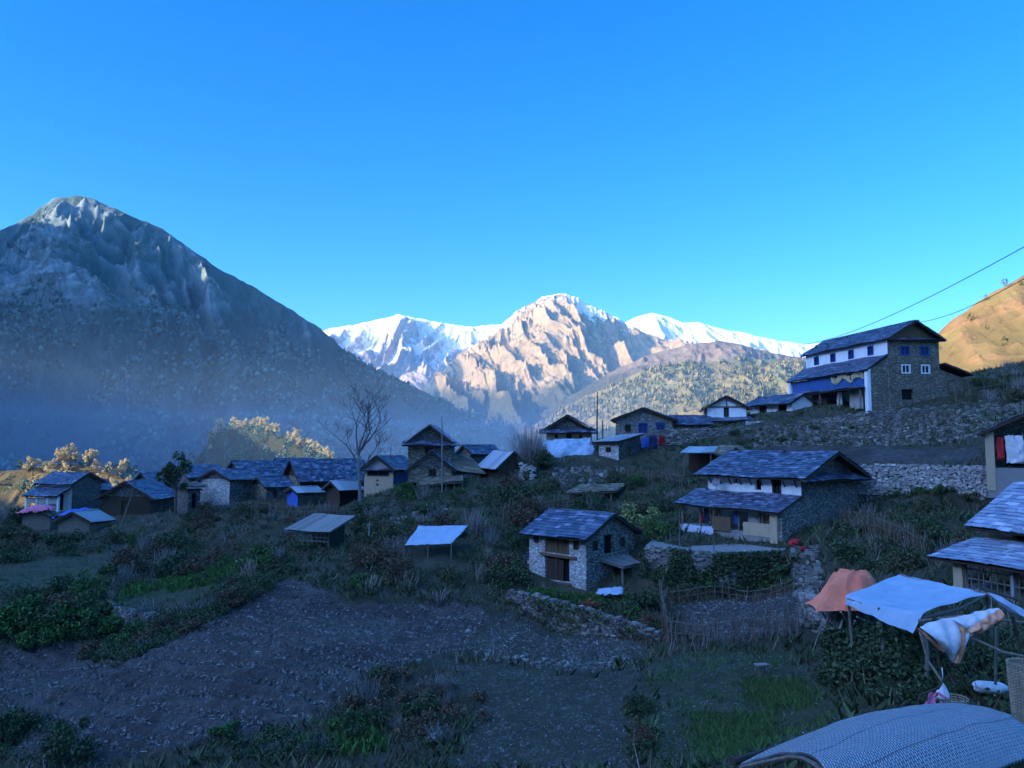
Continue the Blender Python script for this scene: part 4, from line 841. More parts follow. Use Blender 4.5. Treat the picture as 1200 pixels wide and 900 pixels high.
# thatch mat
def mat_roof():
    root = empty('reed_shelter', P(695, 585, 79), 0, 'low grey reed mat laid over short posts in the scrub, above the barn', 'shelter')
    mb = MB(); q = [P(662, 578, 79) - root.location, P(722, 577, 79) - root.location, P(735, 568, 82) - root.location, P(680, 568, 82) - root.location]; slab(mb, q[3], q[2], q[1], q[0], .06); tiles(mb, q[3], q[2], q[1], q[0], .7, .2, .05, 0, 1.4); mb.build('mat', M['thatch'], root)
    for u_ in (666, 690, 716):
        m_ = MB(); p_ = P(u_, 579, 79); m_.tube([p_ - root.location, Vector((p_.x, p_.y, H1(p_.x, p_.y) - .4)) - root.location], .07, 6); m_.build('post', M['pole'], root)
mat_roof()
CG = 'clothes drying about the village'
def cloth4(name, label, u0, u1, v0, v1, d, m_, cat='cloth', **kw):
    return hang(name, label, [P(u0, v0, d), P(u1, v0 - .5, d), P(u1 + 1, v1, d + .3), P(u0 - .5, v1 + 1, d + .3)], M[m_], CG, cat, **kw)
cloth4('hanging_sheet', 'white sheet hung over the stone bank below the half-timbered gable', 874, 897, 494, 501, 94, 'whitecloth', 'sheet', seed=1)
cloth4('hanging_garment', 'bright blue garment, left one of the two on the line by the blue-windowed house', 752, 760, 513, 524, 91, 'bluecloth', 'garment', seed=2)
cloth4('hanging_garment', 'dark blue garment next to the red one on the line by the blue-windowed house', 761, 770, 511, 526, 91, 'navy', 'garment', seed=3)
cloth4('hanging_garment', 'red garment at the right end of the line by the blue-windowed house', 772, 779, 511, 521, 91, 'red', 'garment', seed=5)
r, A, B, h = HOUSE_W
yy = -B / 2 - 2.2
for i, (x0_, x1_, z0_, z1_, m_, lb, cat) in enumerate(((-A / 2 + .9, -A / 2 + 1.3, .6, 1.6, 'red', 'narrow red garment in the porch of the whitewashed house', 'garment'), (-A / 2 + 1.45, -A / 2 + 2.0, .7, 1.8, 'navy', 'navy garment between the red and the brown one in the white house porch', 'garment'), (-A / 2 + 2.1, -A / 2 + 2.5, .6, 1.7, 'brown_cloth', 'brown garment hung above the reed mat of the white house porch', 'garment'), (-A / 2 + 4.5, -A / 2 + 5.0, .7, 1.75, 'bluecloth', 'blue garment hung in the middle of the white house porch', 'garment'), (A / 2 - 1.8, A / 2 - 1.3, .9, 1.7, 'brown_cloth', 'brown garment at the pillar end of the white house porch', 'garment'), (A / 2 - 1.3, A / 2 - 1.0, 1.0, 1.5, 'whitecloth', 'small white cloth beside the clay pillar of the white house porch', 'cloth'))):
    hang('hanging_garment', lb, [loc(r, x0_, yy, z1_), loc(r, x1_, yy, z1_), loc(r, x1_, yy + .08, z0_), loc(r, x0_, yy + .08, z0_)], M[m_], 'clothes in the white house porch', cat, seed=20 + i)
for i in range(7):                                             # slabs leaning in front of the porch
    mb = MB(); x = -A / 2 - .5 + i * .5 + random.uniform(-.08, .08); mb.hexa([(x, yy - .9, .02), (x + .42, yy - .85, .02), (x + .42, yy - .8, .02), (x, yy - .85, .02), (x + .06, yy - .35, .85), (x + .46, yy - .3, .8), (x + .46, yy - .25, .8), (x + .06, yy - .3, .85)])
    o = mb.build('stone_slab', M['slate_pale']); o.location = r.location - Vector((0, 0, .42 + random.uniform(0, .12))); o.rotation_euler = r.rotation_euler; tag(o, 'grey stone slab leaning in the row left of the reed mat', 'slab', 'slabs leaning before the white house')
def dish():
    root = empty('satellite_dish', loc(r, -A / 2 + 1.6, -B / 2 - .9, h * .66), r.rotation_euler.z, 'dark satellite dish on the porch roof of the whitewashed house', 'satellite dish')
    vs, fs = [], []; n = 20
    for i in range(5):
        for k in range(n):
            a_ = k * 2 * math.pi / n; rr = .42 * i / 4 + .001; vs.append((rr * math.cos(a_), .18 * (i / 4) ** 2 - .1, rr * math.sin(a_) + .55))
    fs = [(i * n + k, i * n + (k + 1) % n, (i + 1) * n + (k + 1) % n, (i + 1) * n + k) for i in range(4) for k in range(n)]
    mb = MB(); mb.add(vs, fs); mb.add([(x, y + .02, z) for x, y, z in vs], [f[::-1] for f in fs]); o = mb.build('reflector', M['dish'], root, True); o.rotation_euler = (.35, 0, math.pi)
    o.location = (0, 0, .3); mb = MB(); mb.tube([(0, .1, -.3), (0, .1, .75)], .03, 6); mb.build('mast', M['dish'], root); mb = MB(); mb.tube([(0, -.1, .55), (0, -.5, .75)], .018, 5); mb.build('feed_arm', M['dish'], root)
dish()
def bundle(name, label, p, m_, s=.5, cat='bundle', seed=0):
    n, k = 18, 12; vs = []
    for i in range(k + 1):
        th = math.pi * i / k
        for j in range(n):
            a_ = 2 * math.pi * j / n; rr = s * math.sin(th) * (1 + .25 * math.sin(a_ * 3 + i + seed)); vs.append((rr * math.cos(a_), rr * math.sin(a_) * .8, s * .8 * (1 - math.cos(th)) / 1.2 + .06 * math.sin(5 * a_ + i)))
    mb = MB(); mb.add(vs, [(i * n + j, i * n + (j + 1) % n, (i + 1) * n + (j + 1) % n, (i + 1) * n + j) for i in range(k) for j in range(n)]); o = mb.build(name, M[m_], None, True, p); return tag(o, label, cat)
p_ = G(932, 641); bundle('red_bundle', 'red cloth bundle on the ground at the foot of the whitewashed house gable', p_, 'red', .42)
p_ = G(942, 646); bundle('red_bundle', 'small dark red bundle just right of the bigger red one', p_, 'red', .25, seed=3)
p_ = G(705, 697); mb = MB(); q_ = [P(698, 700, 57.6), P(728, 701, 57), P(732, 693, 58.4), P(702, 693, 58.8)]
o = sheet('ground_sheet', [q + Vector((0, 0, .25)) for q in q_], M['tarp'], 14, 8, -.1, .15, seed=8, edge=.1); tag(o, 'small pale blue sheet spread on the wall top in front of the barn', 'sheet')

# ------------------------------------------------------------------ the near yard at the lower right
def yard():
    # orange tarp over a stack
    c = P(1003, 697, 32.5); root = empty('covered_stack', c, .2, 'stack tied under a bright orange tarp, behind the big pale tarp', 'covered stack')
    n, k = 108, 9; vs = []
    prof = [(1.62, -.42), (1.38, -.2), (1.14, .06), (.98, .34), (.84, .60), (.70, .80), (.56, .89), (.28, .93), (.0, .94)]
    for i, (rr, z) in enumerate(prof):
        for j in range(n):
            a_ = 2 * math.pi * j / n; f = 1 + (-.24 * abs(math.sin(a_ * 5.5 + .22 * i)) ** .5 + .14 + .09 * math.sin(a_ * 4 + 1) - .06) * (1 - i / 9) ** .7; re = rr * (1.3 if math.cos(a_) < 0 else 1.0)
            vs.append((re * f * math.cos(a_) * 1.0, re * f * math.sin(a_) * .8, z + .05 * math.sin(a_ * 5) * (i < 4) + (.07 * math.sin(a_ * 3 + i * 1.3) + .05 * math.sin(a_ * 7 - i)) * (i > 2) * (1 if i < 8 else .0)))
    mb = MB(); mb.add(vs, [(i * n + j, i * n + (j + 1) % n, (i + 1) * n + (j + 1) % n, (i + 1) * n + j) for i in range(k - 1) for j in range(n)]); mb.build('tarp', M['orange'], root, True)
    mb = MB()
    for i in range(120):
        a_ = random.random() * 6.28; rr = 1.15 * random.random() ** .4; x, y = rr * math.cos(a_), rr * .8 * math.sin(a_); mb.beam((x, y, -1.3 + random.random() * 1.0), (x + random.uniform(-.9, .9), y + random.uniform(-.5, .5), -1.2 + random.random()), .07)
    mb.build('stacked_sticks', M['planks'], root)
    # the big pale tarp over poles
    a, b_, c_, d_ = P(990, 703, 26.5), P(1055, 672, 30.0), P(1157, 695, 26.5), P(1070, 741, 22.6)
    mid = P(1076, 720, 23.0)
    root = empty('tarp_shelter', P(1075, 760, 26), 0, 'big pale blue-grey tarp roof over crooked poles at the lower right', 'shelter')
    rel = lambda p: p - root.location
    nu, nv = 44, 26; V = []
    e0, e1 = P(990, 700, 26.5), P(1068, 722, 23.4)          # front edge before it falls as a flap
    for i in range(nu):
        u_ = i / (nu - 1)
        for j in range(nv):
            v_ = j / (nv - 1)
            bk = P(1055, 672, 30).lerp(P(1157, 694, 26.6), u_); fr = P(991, 699, 26.6).lerp(P(1082, 719, 22.6), u_)
            if v_ < .78: p = bk.lerp(fr, v_ / .78); p.z -= .22 * 4 * u_ * (1 - u_) * math.sin(v_ / .78 * math.pi) ** 1
            else:
                t_ = (v_ - .78) / .22; dn = P(991, 707, 26.4).lerp(P(1070, 742, 22.5), u_); p = fr.lerp(dn, t_)
            p.z += (fbm(np.array([u_ * 3.]), np.array([v_ * 2.5]), 5, 3)[0] - .5) * .16 + .008 * math.sin(u_ * 40 + v_ * 9)
            V.append(rel(p))
    mb = MB(); fs = [tuple(q) for q in grid_faces(nu, nv)]; m0 = len(V); mb.add(V + [p - Vector((0, 0, .012)) for p in V], fs + [tuple(q + m0 for q in f[::-1]) for f in fs]); mb.build('tarp', M['tarp'], root, True)
    for (u_, v_, d_) in ((1056, 674, 29.8), (1156, 696, 26.6), (994, 702, 26.4), (1081, 722, 22.7), (1030, 712, 24.6)):
        p = P(u_, v_, d_); mb = MB(); mb.tube([rel(p), rel(Vector((p.x + .1, p.y, (p.z + H1(p.x, p.y)) / 2))), rel(Vector((p.x, p.y, H1(p.x, p.y) - .5)))], [.05, .06, .07], 7); mb.build('post', M['pole'], root)
    for q0, q1 in ((P(1056, 674, 29.8), P(1156, 696, 26.6)), (P(994, 702, 26.4), P(1081, 722, 22.7)), (P(1081, 724, 22.7), P(1157, 697, 26.5))):
        mb = MB(); mb.tube([rel(q0), rel(q0.lerp(q1, .5)) - Vector((0, 0, .12)), rel(q1)], .045, 6); mb.build('rail', M['pole'], root)
    # net or strip of tarp running off to the right
    o = sheet('tarp_strip', [P(1157, 695, 26.4), P(1163, 694, 26.6), P(1215, 724, 22), P(1210, 729, 21.8)], M['tarp'], 20, 5, .2, .06, seed=11); tag(o, 'narrow twisted strip of pale tarp stretched from the big tarp to the right edge', 'tarp strip')
    # frame of crooked poles
    root2 = empty('pole_frame', P(1120, 790, 20.5), 0, 'rough frame of crooked poles carrying the folded white and orange cloth', 'frame'); rl = lambda p: p - root2.location
    for i, pts in enumerate(([P(1094, 722, 20.6), P(1098, 760, 20.5), P(1104, 800, 20.4)], [P(1099, 724, 20.6), P(1140, 748, 20.0), P(1175, 764, 19.6), P(1205, 770, 19.3)], [P(1168, 735, 20.6), P(1167, 790, 20.6), P(1166, 815, 20.8)], [P(1186, 722, 20), P(1192, 745, 20), P(1197, 775, 19.8)], [P(1078, 740, 21.2), P(1088, 775, 20.8), P(1105, 800, 20.3)], [P(1076, 728, 20.8), P(1130, 722, 20.5), P(1205, 730, 20.2)], [P(1150, 690, 25), P(1200, 705, 22.0), P(1230, 712, 21)])):
        mb = MB(); q = [rl(p) for p in pts]; mb.tube(q, [.045 - .006 * j for j in range(len(q))], 7); mb.build('pole', M['pole' if i % 3 else 'wood'], root2)
    # the folded cloth over the pole
    root3 = empty('folded_cloth', P(1110, 745, 20.3), 0, 'bulky white cloth with orange lining folded over the crooked pole frame', 'cloth'); rl3 = lambda p: p - root3.location
    def drape(outline_top, outline_bot, th, m_, name, nu=26, nv=16, seed=0, wr=.06):
        V = []
        for i in range(nu):
            t_ = i / (nu - 1); k = t_ * (len(outline_top) - 1); i0 = min(int(k), len(outline_top) - 2); f = k - i0
            a_ = outline_top[i0].lerp(outline_top[i0 + 1], f); b2 = outline_bot[i0].lerp(outline_bot[i0 + 1], f)
            for j in range(nv):
                s_ = j / (nv - 1); p = a_.lerp(b2, s_); bulge = math.sin(s_ * math.pi) * th
                n_ = (fbm(np.array([t_ * 7.]), np.array([s_ * 3.]), seed, 3)[0] - .5) * wr * 2 + .03 * math.sin(t_ * 25 + s_ * 5)
                V.append(rl3(p) + Vector((0, -bulge - n_, 0)))
        mb = MB(); fs = [tuple(q) for q in grid_faces(nu, nv)]; m0 = len(V); mb.add(V + [p + Vector((0, .05, 0)) for p in V], fs + [tuple(q + m0 for q in f[::-1]) for f in fs]); return mb.build(name, M[m_], root3, True)
    dd = 20.2
    drape([P(1078, 735, dd), P(1100, 727, dd), P(1125, 723, dd), P(1152, 717, dd)], [P(1103, 758, dd), P(1118, 777, dd), P(1126, 770, dd), P(1132, 742, dd)], .22, 'whitecloth', 'white_fold', seed=2)
    drape([P(1118, 726, dd - .15), P(1140, 719, dd - .15), P(1160, 714, dd - .15), P(1171, 713, dd - .15)], [P(1135, 741, dd - .1), P(1150, 737, dd - .1), P(1163, 731, dd - .1), P(1171, 726, dd - .1)], .16, 'whitecloth', 'white_roll', 20, 10, seed=3)
    drape([P(1134, 739, dd - .25), P(1146, 729, dd - .3), P(1160, 721, dd - .3), P(1172, 714, dd - .28)], [P(1135, 743, dd - .2), P(1148, 742, dd - .2), P(1162, 736, dd - .2), P(1171, 726, dd - .2)], .14, 'peach', 'orange_fold', 20, 10, seed=4, wr=.09)
    drape([P(1127, 735, dd - .22), P(1131, 733, dd - .22), P(1133, 735, dd - .2)], [P(1120, 778, dd - .1), P(1125, 777, dd - .1), P(1128, 768, dd - .1)], .07, 'peach', 'orange_hem', 8, 14, seed=6)
    drape([P(1075, 737, dd - .1), P(1077, 736, dd - .1), P(1079, 737, dd - .1)], [P(1100, 762, dd - .05), P(1104, 764, dd - .05), P(1107, 764, dd - .05)], .05, 'peach', 'orange_hem', 8, 12, seed=7)
    # basket under it, white sack, jug, pink cloth, tall basket
    def weave(name, label, c, r0, r1, hgt, cat, n=26, rows=14, rz=0):
        root = empty(name, c, rz, label, cat); mb = MB()
        for k in range(n):
            a_ = 2 * math.pi * k / n; mb.beam((r0 * math.cos(a_), r0 * math.sin(a_), 0), (r1 * math.cos(a_), r1 * math.sin(a_), hgt), .02, .012)
        mb.build('stakes', M['wicker'], root); mb = MB()
        for i in range(rows):
            f = (i + .5) / rows; rr = r0 + (r1 - r0) * f; pts = [((rr + (.012 if (j + i) % 2 else -.012)) * math.cos(2 * math.pi * j / n), (rr + (.012 if (j + i) % 2 else -.012)) * math.sin(2 * math.pi * j / n), f * hgt + (.0 if j % 2 else .008)) for j in range(n + 1)]
            mb.tube(pts, .016 if rows < 30 else hgt / rows * .42, 4, cap=False)
        mb.build('weave', M['wicker'], root); return root
    def thin_cone(): pass
    pb = P(1117, 797, 20.7); pb.z = H1(pb.x, pb.y); weave('wicker_basket', 'open-weave wicker basket under the folded cloth', pb, .26, .34, .55, 'basket', 20, 9)
    pb = P(1060, 772, 24.2); pb.z = H1(pb.x, pb.y); weave('wicker_basket', 'wicker basket standing under the edge of the big pale tarp', pb, .22, .32, .5, 'basket', 20, 8)
    c2 = P(1207, 852, 12.6); weave('bamboo_basket', 'tall tightly woven bamboo basket cut by the right edge', c2, .22, .27, 1.0, 'basket', 36, 44)
    c3 = P(1160, 792, 20.8); c3.z = max(c3.z - .3, H1(c3.x, c3.y) + .15); n, k = 22, 10; vs = []
    for i in range(k + 1):
        th = math.pi * i / k
        for j in range(n):
            a_ = 2 * math.pi * j / n; vs.append((.46 * -math.cos(th) * (1 + .05 * math.sin(a_ * 3)), .2 * math.sin(th) ** .6 * math.cos(a_), .17 * math.sin(th) ** .6 * math.sin(a_) * (1 + .1 * math.sin(i)) + .0))
    mb = MB(); mb.add(vs, [(i * n + j, i * n + (j + 1) % n, (i + 1) * n + (j + 1) % n, (i + 1) * n + j) for i in range(k) for j in range(n)]); o = mb.build('sack', M['whitecloth'], None, True, c3); o.rotation_euler = (0, .12, .1); tag(o, 'white sack lying in the shade below the pole frame', 'sack')
    c4 = P(1105, 812, 19.3); n = 18; prof = [(.0, -.17), (.11, -.165), (.15, -.10), (.155, -.04), (.13, .04), (.085, .13), (.04, .21), (.018, .27), (.0, .28)]
    mb = MB(); vs = [(r_ * math.cos(2 * math.pi * j / n) * (1 + .06 * math.sin(3 * 2 * math.pi * j / n)), r_ * math.sin(2 * math.pi * j / n), z_) for r_, z_ in prof for j in range(n)]
    mb.add(vs, [(i * n + j, i * n + (j + 1) % n, (i + 1) * n + (j + 1) % n, (i + 1) * n + j) for i in range(len(prof) - 1) for j in range(n)]); mb.tube([(0, 0, .26), (.01, 0, .45), (.0, 0, .6)], .012, 5)
    o = mb.build('plastic_bag', M['whitecloth'], None, True, c4); tag(o, 'white drop-shaped plastic bag hanging above the pink cloth', 'bag')
    o = sheet('pink_cloth', [P(1088, 812, 18.8), P(1099, 812, 18.8), P(1092, 838, 18.6), P(1082, 838, 18.6)], M['pink'], 14, 12, .0, .5, seed=4, edge=.03); tag(o, 'pink cloth hanging below the white bag, beside the woven roof', 'cloth')
    o2 = sheet('hem', [P(1097, 812, 18.78), P(1100, 811, 18.78), P(1110, 818, 18.7), P(1108, 820, 18.7)], M['pink'], 8, 5, .02, .3, parent=None, seed=5); o2.parent = o
    for q in (P(1094, 811, 18.85),):
        mb = MB(); mb.tube([P(1106, 796, 19.3), P(1100, 806, 19.0), P(1078, 815, 18.7), P(1070, 835, 18.5), Vector((P(1066, 850, 18.5).x, P(1066, 850, 18.5).y, H1(*P(1066, 850, 18.5)[:2]) - .3))], .03, 6); tag(mb.build('crooked_stick', M['wood']), 'crooked stick holding the white bag and pink cloth', 'stick')
yard()

# the arched woven roof right below the camera
def arched_roof():
    ph = math.radians(-38)
    # across the arch: left low eave to the right; along: from the near lower end to the far one
    root = empty('woven_roof_shelter', P(1060, 895, 11.5), 0, 'arched shelter roofed with pale woven matting, in the bottom right corner', 'shelter')
    rel = lambda p: p - root.location
    near = [(868, 893, 10.2), (905, 884, 9.7), (935, 880, 9.3), (960, 893, 8.8), (975, 925, 8.3), (990, 985, 7.9)]
    far_ = [(1062, 829, 14.2), (1085, 826, 13.6), (1120, 824, 12.9), (1160, 830, 12.1), (1195, 845, 11.4), (1240, 880, 10.8)]
    nu, nv = 90, 60; V = []
    def curve(pts, t_):
        k = t_ * (len(pts) - 1); i0 = min(int(k), len(pts) - 2); f = k - i0
        p = [P(*q) for q in pts]; a_ = p[max(i0 - 1, 0)]; b2 = p[i0]; c2 = p[i0 + 1]; d2 = p[min(i0 + 2, len(p) - 1)]
        return .5 * ((2 * b2) + (c2 - a_) * f + (2 * a_ - 5 * b2 + 4 * c2 - d2) * f * f + (3 * b2 - a_ - 3 * c2 + d2) * f ** 3)
    for i in range(nu):
        t_ = i / (nu - 1); a_ = curve(near, t_); b2 = curve(far_, t_)
        for j in range(nv):
            s_ = j / (nv - 1); p = a_.lerp(b2, s_); p.z += .12 * math.sin(s_ * math.pi) + (fbm(np.array([t_ * 8]), np.array([s_ * 8]), 3, 3)[0] - .5) * .05; V.append(rel(p))
    m = mat('woven_matting', (.45, .46, .47), .6); t = NT(m); uv = t.n('ShaderNodeAttribute', attribute_name='weave'); sp = t.n('ShaderNodeSeparateXYZ'); t.l(uv.outputs['Vector'], sp.inputs[0])
    ck = t.n('ShaderNodeTexBrick'); mp = t.n('ShaderNodeMapping'); t.l(uv.outputs['Vector'], mp.inputs[0]); t.l(mp.outputs[0], ck.inputs['Vector']); ck.inputs['Scale'].default_value = 1.0
    ck.inputs['Brick Width'].default_value = .14; ck.inputs['Row Height'].default_value = .055; ck.inputs['Mortar Size'].default_value = .012; ck.inputs['Color1'].default_value = (.50, .52, .54, 1); ck.inputs['Color2'].default_value = (.36, .38, .41, 1); ck.inputs['Mortar'].default_value = (.08, .08, .09, 1); ck.inputs['Bias'].default_value = 0
    n_ = t.mapr(t.noise(t.coords(), 1.6, 6, .7), .42, .75, 0, .6); c = t.mix(n_, ck.outputs['Color'], (.24, .24, .25)); sx_ = t.math('PINGPONG', t.math('ADD', sp.outputs[0], t.math('MULTIPLY', t.noise(t.coords(), 1.2, 3), .12)), .55); c = t.mix(t.mapr(sx_, .0, .035, .75, 0), c, (.05, .05, .06)); t.color(c); t.bump(t.math('SUBTRACT', 1.0, ck.outputs['Fac']), .8, .015)
    mb = MB(); fs = [tuple(q) for q in grid_faces(nu, nv)]; m0 = len(V); mb.add(V + [p - Vector((0, 0, .04)) for p in V], fs + [tuple(q + m0 for q in f[::-1]) for f in fs])
    rim = [i * nv for i in range(nu)] + [(nu - 1) * nv + j for j in range(1, nv)] + [i * nv + nv - 1 for i in range(nu - 2, -1, -1)] + [j for j in range(nv - 2, 0, -1)]
    mb.f += [(rim[k], rim[(k + 1) % len(rim)], rim[(k + 1) % len(rim)] + m0, rim[k] + m0) for k in range(len(rim))]; mb.m += [0] * len(rim)
    o = mb.build('matting', m, root, True)
    at_ = o.data.attributes.new('weave', 'FLOAT_VECTOR', 'POINT'); al = [(0, 0, 0)] * (2 * m0)
    for i in range(nu):
        for j in range(nv):
            q = (i / (nu - 1) * 4.2, j / (nv - 1) * 6.0, 0); al[i * nv + j] = q; al[m0 + i * nv + j] = q
    at_.data.foreach_set('vector', np.array(al, np.float32).ravel())
    mb = MB(); mb.tube([rel(P(858, 893, 10.4)), rel(P(960, 862, 12.0)), rel(P(1070, 829, 14.4))], [.05, .05, .045], 7); mb.build('eave_pole', M['wood'], root)
    for i in range(5):
        s_ = i / 4; q = [rel(curve(near, k / 9).lerp(curve(far_, k / 9), s_)) - Vector((0, 0, .07)) for k in range(10)]; mb = MB(); mb.tube(q, .03, 6); mb.build('hoop', M['pole'], root)
    for t_ in (.0, .5, 1.0):
        for s_ in (.02, .98):
            p = curve(near, t_).lerp(curve(far_, t_), s_); mb = MB(); mb.tube([rel(p) - Vector((0, 0, .05)), rel(Vector((p.x, p.y, H1(p.x, p.y) - .4)))], .05, 6); mb.build('post', M['pole'], root)
arched_roof()

# ------------------------------------------------------------------ plants
def m_leaf(name, a, b, c=None, rough=.7):
    m = mat(name, a, rough); t = NT(m)
    col = t.ramp(t.island(), [(0, a), (.6, b), (1, c or tuple(min(1, q * 1.6) for q in b))]); t.color(col)
    m.node_tree.nodes['Principled BSDF'].inputs['Specular IOR Level'].default_value = .25; return m
L = dict(dark=m_leaf('leaf_dark', (.02, .035, .015), (.065, .10, .04)), green=m_leaf('leaf_green', (.03, .065, .018), (.07, .14, .035)), bright=m_leaf('leaf_bright', (.035, .085, .02), (.075, .16, .035)), olive=m_leaf('leaf_olive', (.045, .05, .024), (.11, .11, .05)),
         brown=m_leaf('leaf_brown', (.055, .035, .022), (.15, .095, .055)), rust=m_leaf('leaf_rust', (.10, .04, .018), (.22, .09, .04)), straw=m_leaf('dry_straw', (.12, .10, .07), (.30, .26, .19)), grey=m_leaf('dry_stalk_grey', (.09, .085, .075), (.24, .225, .2)),
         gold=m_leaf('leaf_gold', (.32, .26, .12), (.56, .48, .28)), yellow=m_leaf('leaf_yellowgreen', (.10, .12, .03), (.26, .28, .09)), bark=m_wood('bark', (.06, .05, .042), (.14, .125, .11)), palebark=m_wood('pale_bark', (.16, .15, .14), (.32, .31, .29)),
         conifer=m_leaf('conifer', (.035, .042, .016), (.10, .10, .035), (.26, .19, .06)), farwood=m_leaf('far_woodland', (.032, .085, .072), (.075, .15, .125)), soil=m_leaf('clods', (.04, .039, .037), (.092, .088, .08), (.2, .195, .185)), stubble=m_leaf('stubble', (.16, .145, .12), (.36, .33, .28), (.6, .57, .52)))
def quads(c, size, flat=.0, aspect=.6, rng=RNG, up=None):
    """leaf-sized faces at the points c; up: blades standing up, leaning at random"""
    n = len(c); size = np.broadcast_to(size, n)
    if up is None:
        a = rng.normal(size=(n, 3)); a[:, 2] *= (1 - flat)
        b = rng.normal(size=(n, 3))
    else:
        th = rng.uniform(0, 2 * np.pi, n); a = np.stack([np.cos(th) * up, np.sin(th) * up, np.ones(n)], -1) * 1.0
        th2 = rng.uniform(0, 2 * np.pi, n); b = np.stack([np.cos(th2), np.sin(th2), np.zeros(n)], -1)
    a /= np.linalg.norm(a, axis=1)[:, None]; b -= a * (a * b).sum(1)[:, None]; b /= np.linalg.norm(b, axis=1)[:, None] + 1e-9
    a = a * size[:, None]; b = b * (size * aspect)[:, None] * .5
    if up is None: V = np.stack([c - a * .5, c + b, c + a * .5, c - b], 1)
    else: V = np.stack([c - b, c + b, c + a + b * .15, c + a - b * .15], 1)
    return V.reshape(-1, 3), np.arange(n * 4).reshape(-1, 4)
def clumps(n_cl, rx, rz, n, rng, cl=.45):
    c = rng.normal(size=(n_cl, 3)); c /= np.linalg.norm(c, axis=1)[:, None]; c *= rng.uniform(.25, 1, (n_cl, 1)) ** .5; c *= (rx, rx, rz); c[:, 2] = np.abs(c[:, 2]) * .9 + rz * .08
    k = rng.integers(0, n_cl, n); d = rng.normal(size=(n, 3)); d /= np.linalg.norm(d, axis=1)[:, None]; r = cl * rx * rng.uniform(.5, 1.3, n_cl)
    return c[k] + d * (r[k] * rng.uniform(.55, 1.05, n))[:, None] * (1, 1, .8), c
HOLD = []
def proto_shrub(name, leaf, seed, label, group, rx=1.0, rz=1.1, n=800, ls=.17, stems=9, stem_m='bark', cl=.45, ncl=9):
    rng = np.random.default_rng(seed); root = empty(name, (0, 0, -500), 0, label, 'shrub', group)
    p, c = clumps(ncl, rx, rz, n, rng, cl); p[:, 2] = np.maximum(p[:, 2], .03)
    V, F_ = quads(p, ls * rng.uniform(.6, 1.35, n), .2, .62, rng); from_np('foliage', V, F_, L[leaf], root)
    mb = MB()
    for i in range(stems):
        q = c[i % len(c)]; mb.tube([(q[0] * .1, q[1] * .1, -.3), (q[0] * .5, q[1] * .5, q[2] * .55), (q[0], q[1], q[2] * 1.15)], [.045, .03, .012], 4)
    mb.build('stem', L[stem_m], root); HOLD.append(root); return root
def proto_twigs(name, leaf, seed, label, group, hgt=1.6, spread=.7, n=70, r=.014, dead=.0, cat='shrub'):
    rng = np.random.default_rng(seed); root = empty(name, (0, 0, -500), 0, label, cat, group); mb = MB()
    for i in range(n):
        th = rng.uniform(0, 6.28); s_ = spread * rng.uniform(.1, 1); hh = hgt * rng.uniform(.5, 1); b0 = np.array([math.cos(th) * s_ * .3, math.sin(th) * s_ * .3, -.2])
        e = np.array([math.cos(th) * s_, math.sin(th) * s_, hh]); md = (b0 + e) / 2 + rng.normal(size=3) * .08; mb.tube([b0, md, e], [r * 1.3, r, r * .5], 3, cap=False)
        if i % 2 == 0: mb.tube([md, md + (rng.normal(size=3) * .22 + (0, 0, .25)) * hgt * .5], [r * .8, r * .4], 3, cap=False)
    mb.build('twigs', L[leaf], root)
    if dead:
        p, _ = clumps(6, spread * .9, hgt * .8, int(260 * dead), rng, .5); V, F_ = quads(p, .11 * rng.uniform(.6, 1.3, len(p)), .2, .5, rng); from_np('foliage', V, F_, L['brown'], root)
    HOLD.append(root); return root
SH = {}
for i, (k, leaf, lb) in enumerate((('dark', 'dark', 'dark green leafy shrub'), ('green', 'green', 'fresh green leafy shrub'), ('olive', 'olive', 'dull olive shrub'), ('brown', 'brown', 'brown withered shrub'))):
    SH[k] = [proto_shrub('shrub', leaf, 100 + 10 * i + j, lb, '', 1.0, (1.0, 1.35, .8)[j], 1700, (.14, .12, .15)[j], ncl=(13, 16, 11)[j], cl=.36) for j in range(3)]
SH['twig'] = [proto_twigs('bare_shrub', 'grey', 200 + j, 'bare grey twiggy shrub', '', (1.05, .9, 1.35)[j], (.8, 1.0, .8)[j], dead=(0, .6, .3)[j]) for j in range(3)]
SH['reed'] = [proto_twigs('dry_stalks', 'straw', 220 + j, 'clump of dry upright stalks', '', (.95, .8)[j], (.4, .6)[j], 50, .016, cat='dry stalks') for j in range(2)]
WORD = {'dark': 'dark green leafy shrub', 'green': 'fresh green leafy shrub', 'olive': 'dull olive shrub', 'brown': 'brown withered shrub', 'twig': 'bare grey twiggy shrub', 'reed': 'clump of dry upright stalks'}
def inpx(poly, rng):
    us = [q[0] for q in poly]; vs = [q[1] for q in poly]
    while True:
        u, v = rng.uniform(min(us), max(us)), rng.uniform(min(vs), max(vs))
        if inpoly(np.array([u]), np.array([v]), poly)[0]: return u, v
def world_poly_sampler(px, n, seed):
    poly = gpoly(px); rng = np.random.default_rng(seed); xs = [q[0] for q in poly]; ys = [q[1] for q in poly]; out = []
    for _ in range(400):
        x = rng.uniform(min(xs), max(xs), 4 * n + 50); y = rng.uniform(min(ys), max(ys), 4 * n + 50); k = inpoly(x, y, poly); out.append(np.stack([x[k], y[k]], -1))
        if sum(len(o) for o in out) >= n: break
    return np.concatenate(out)[:n]
FOOT = []                                                       # footprints of buildings, kept free of plants
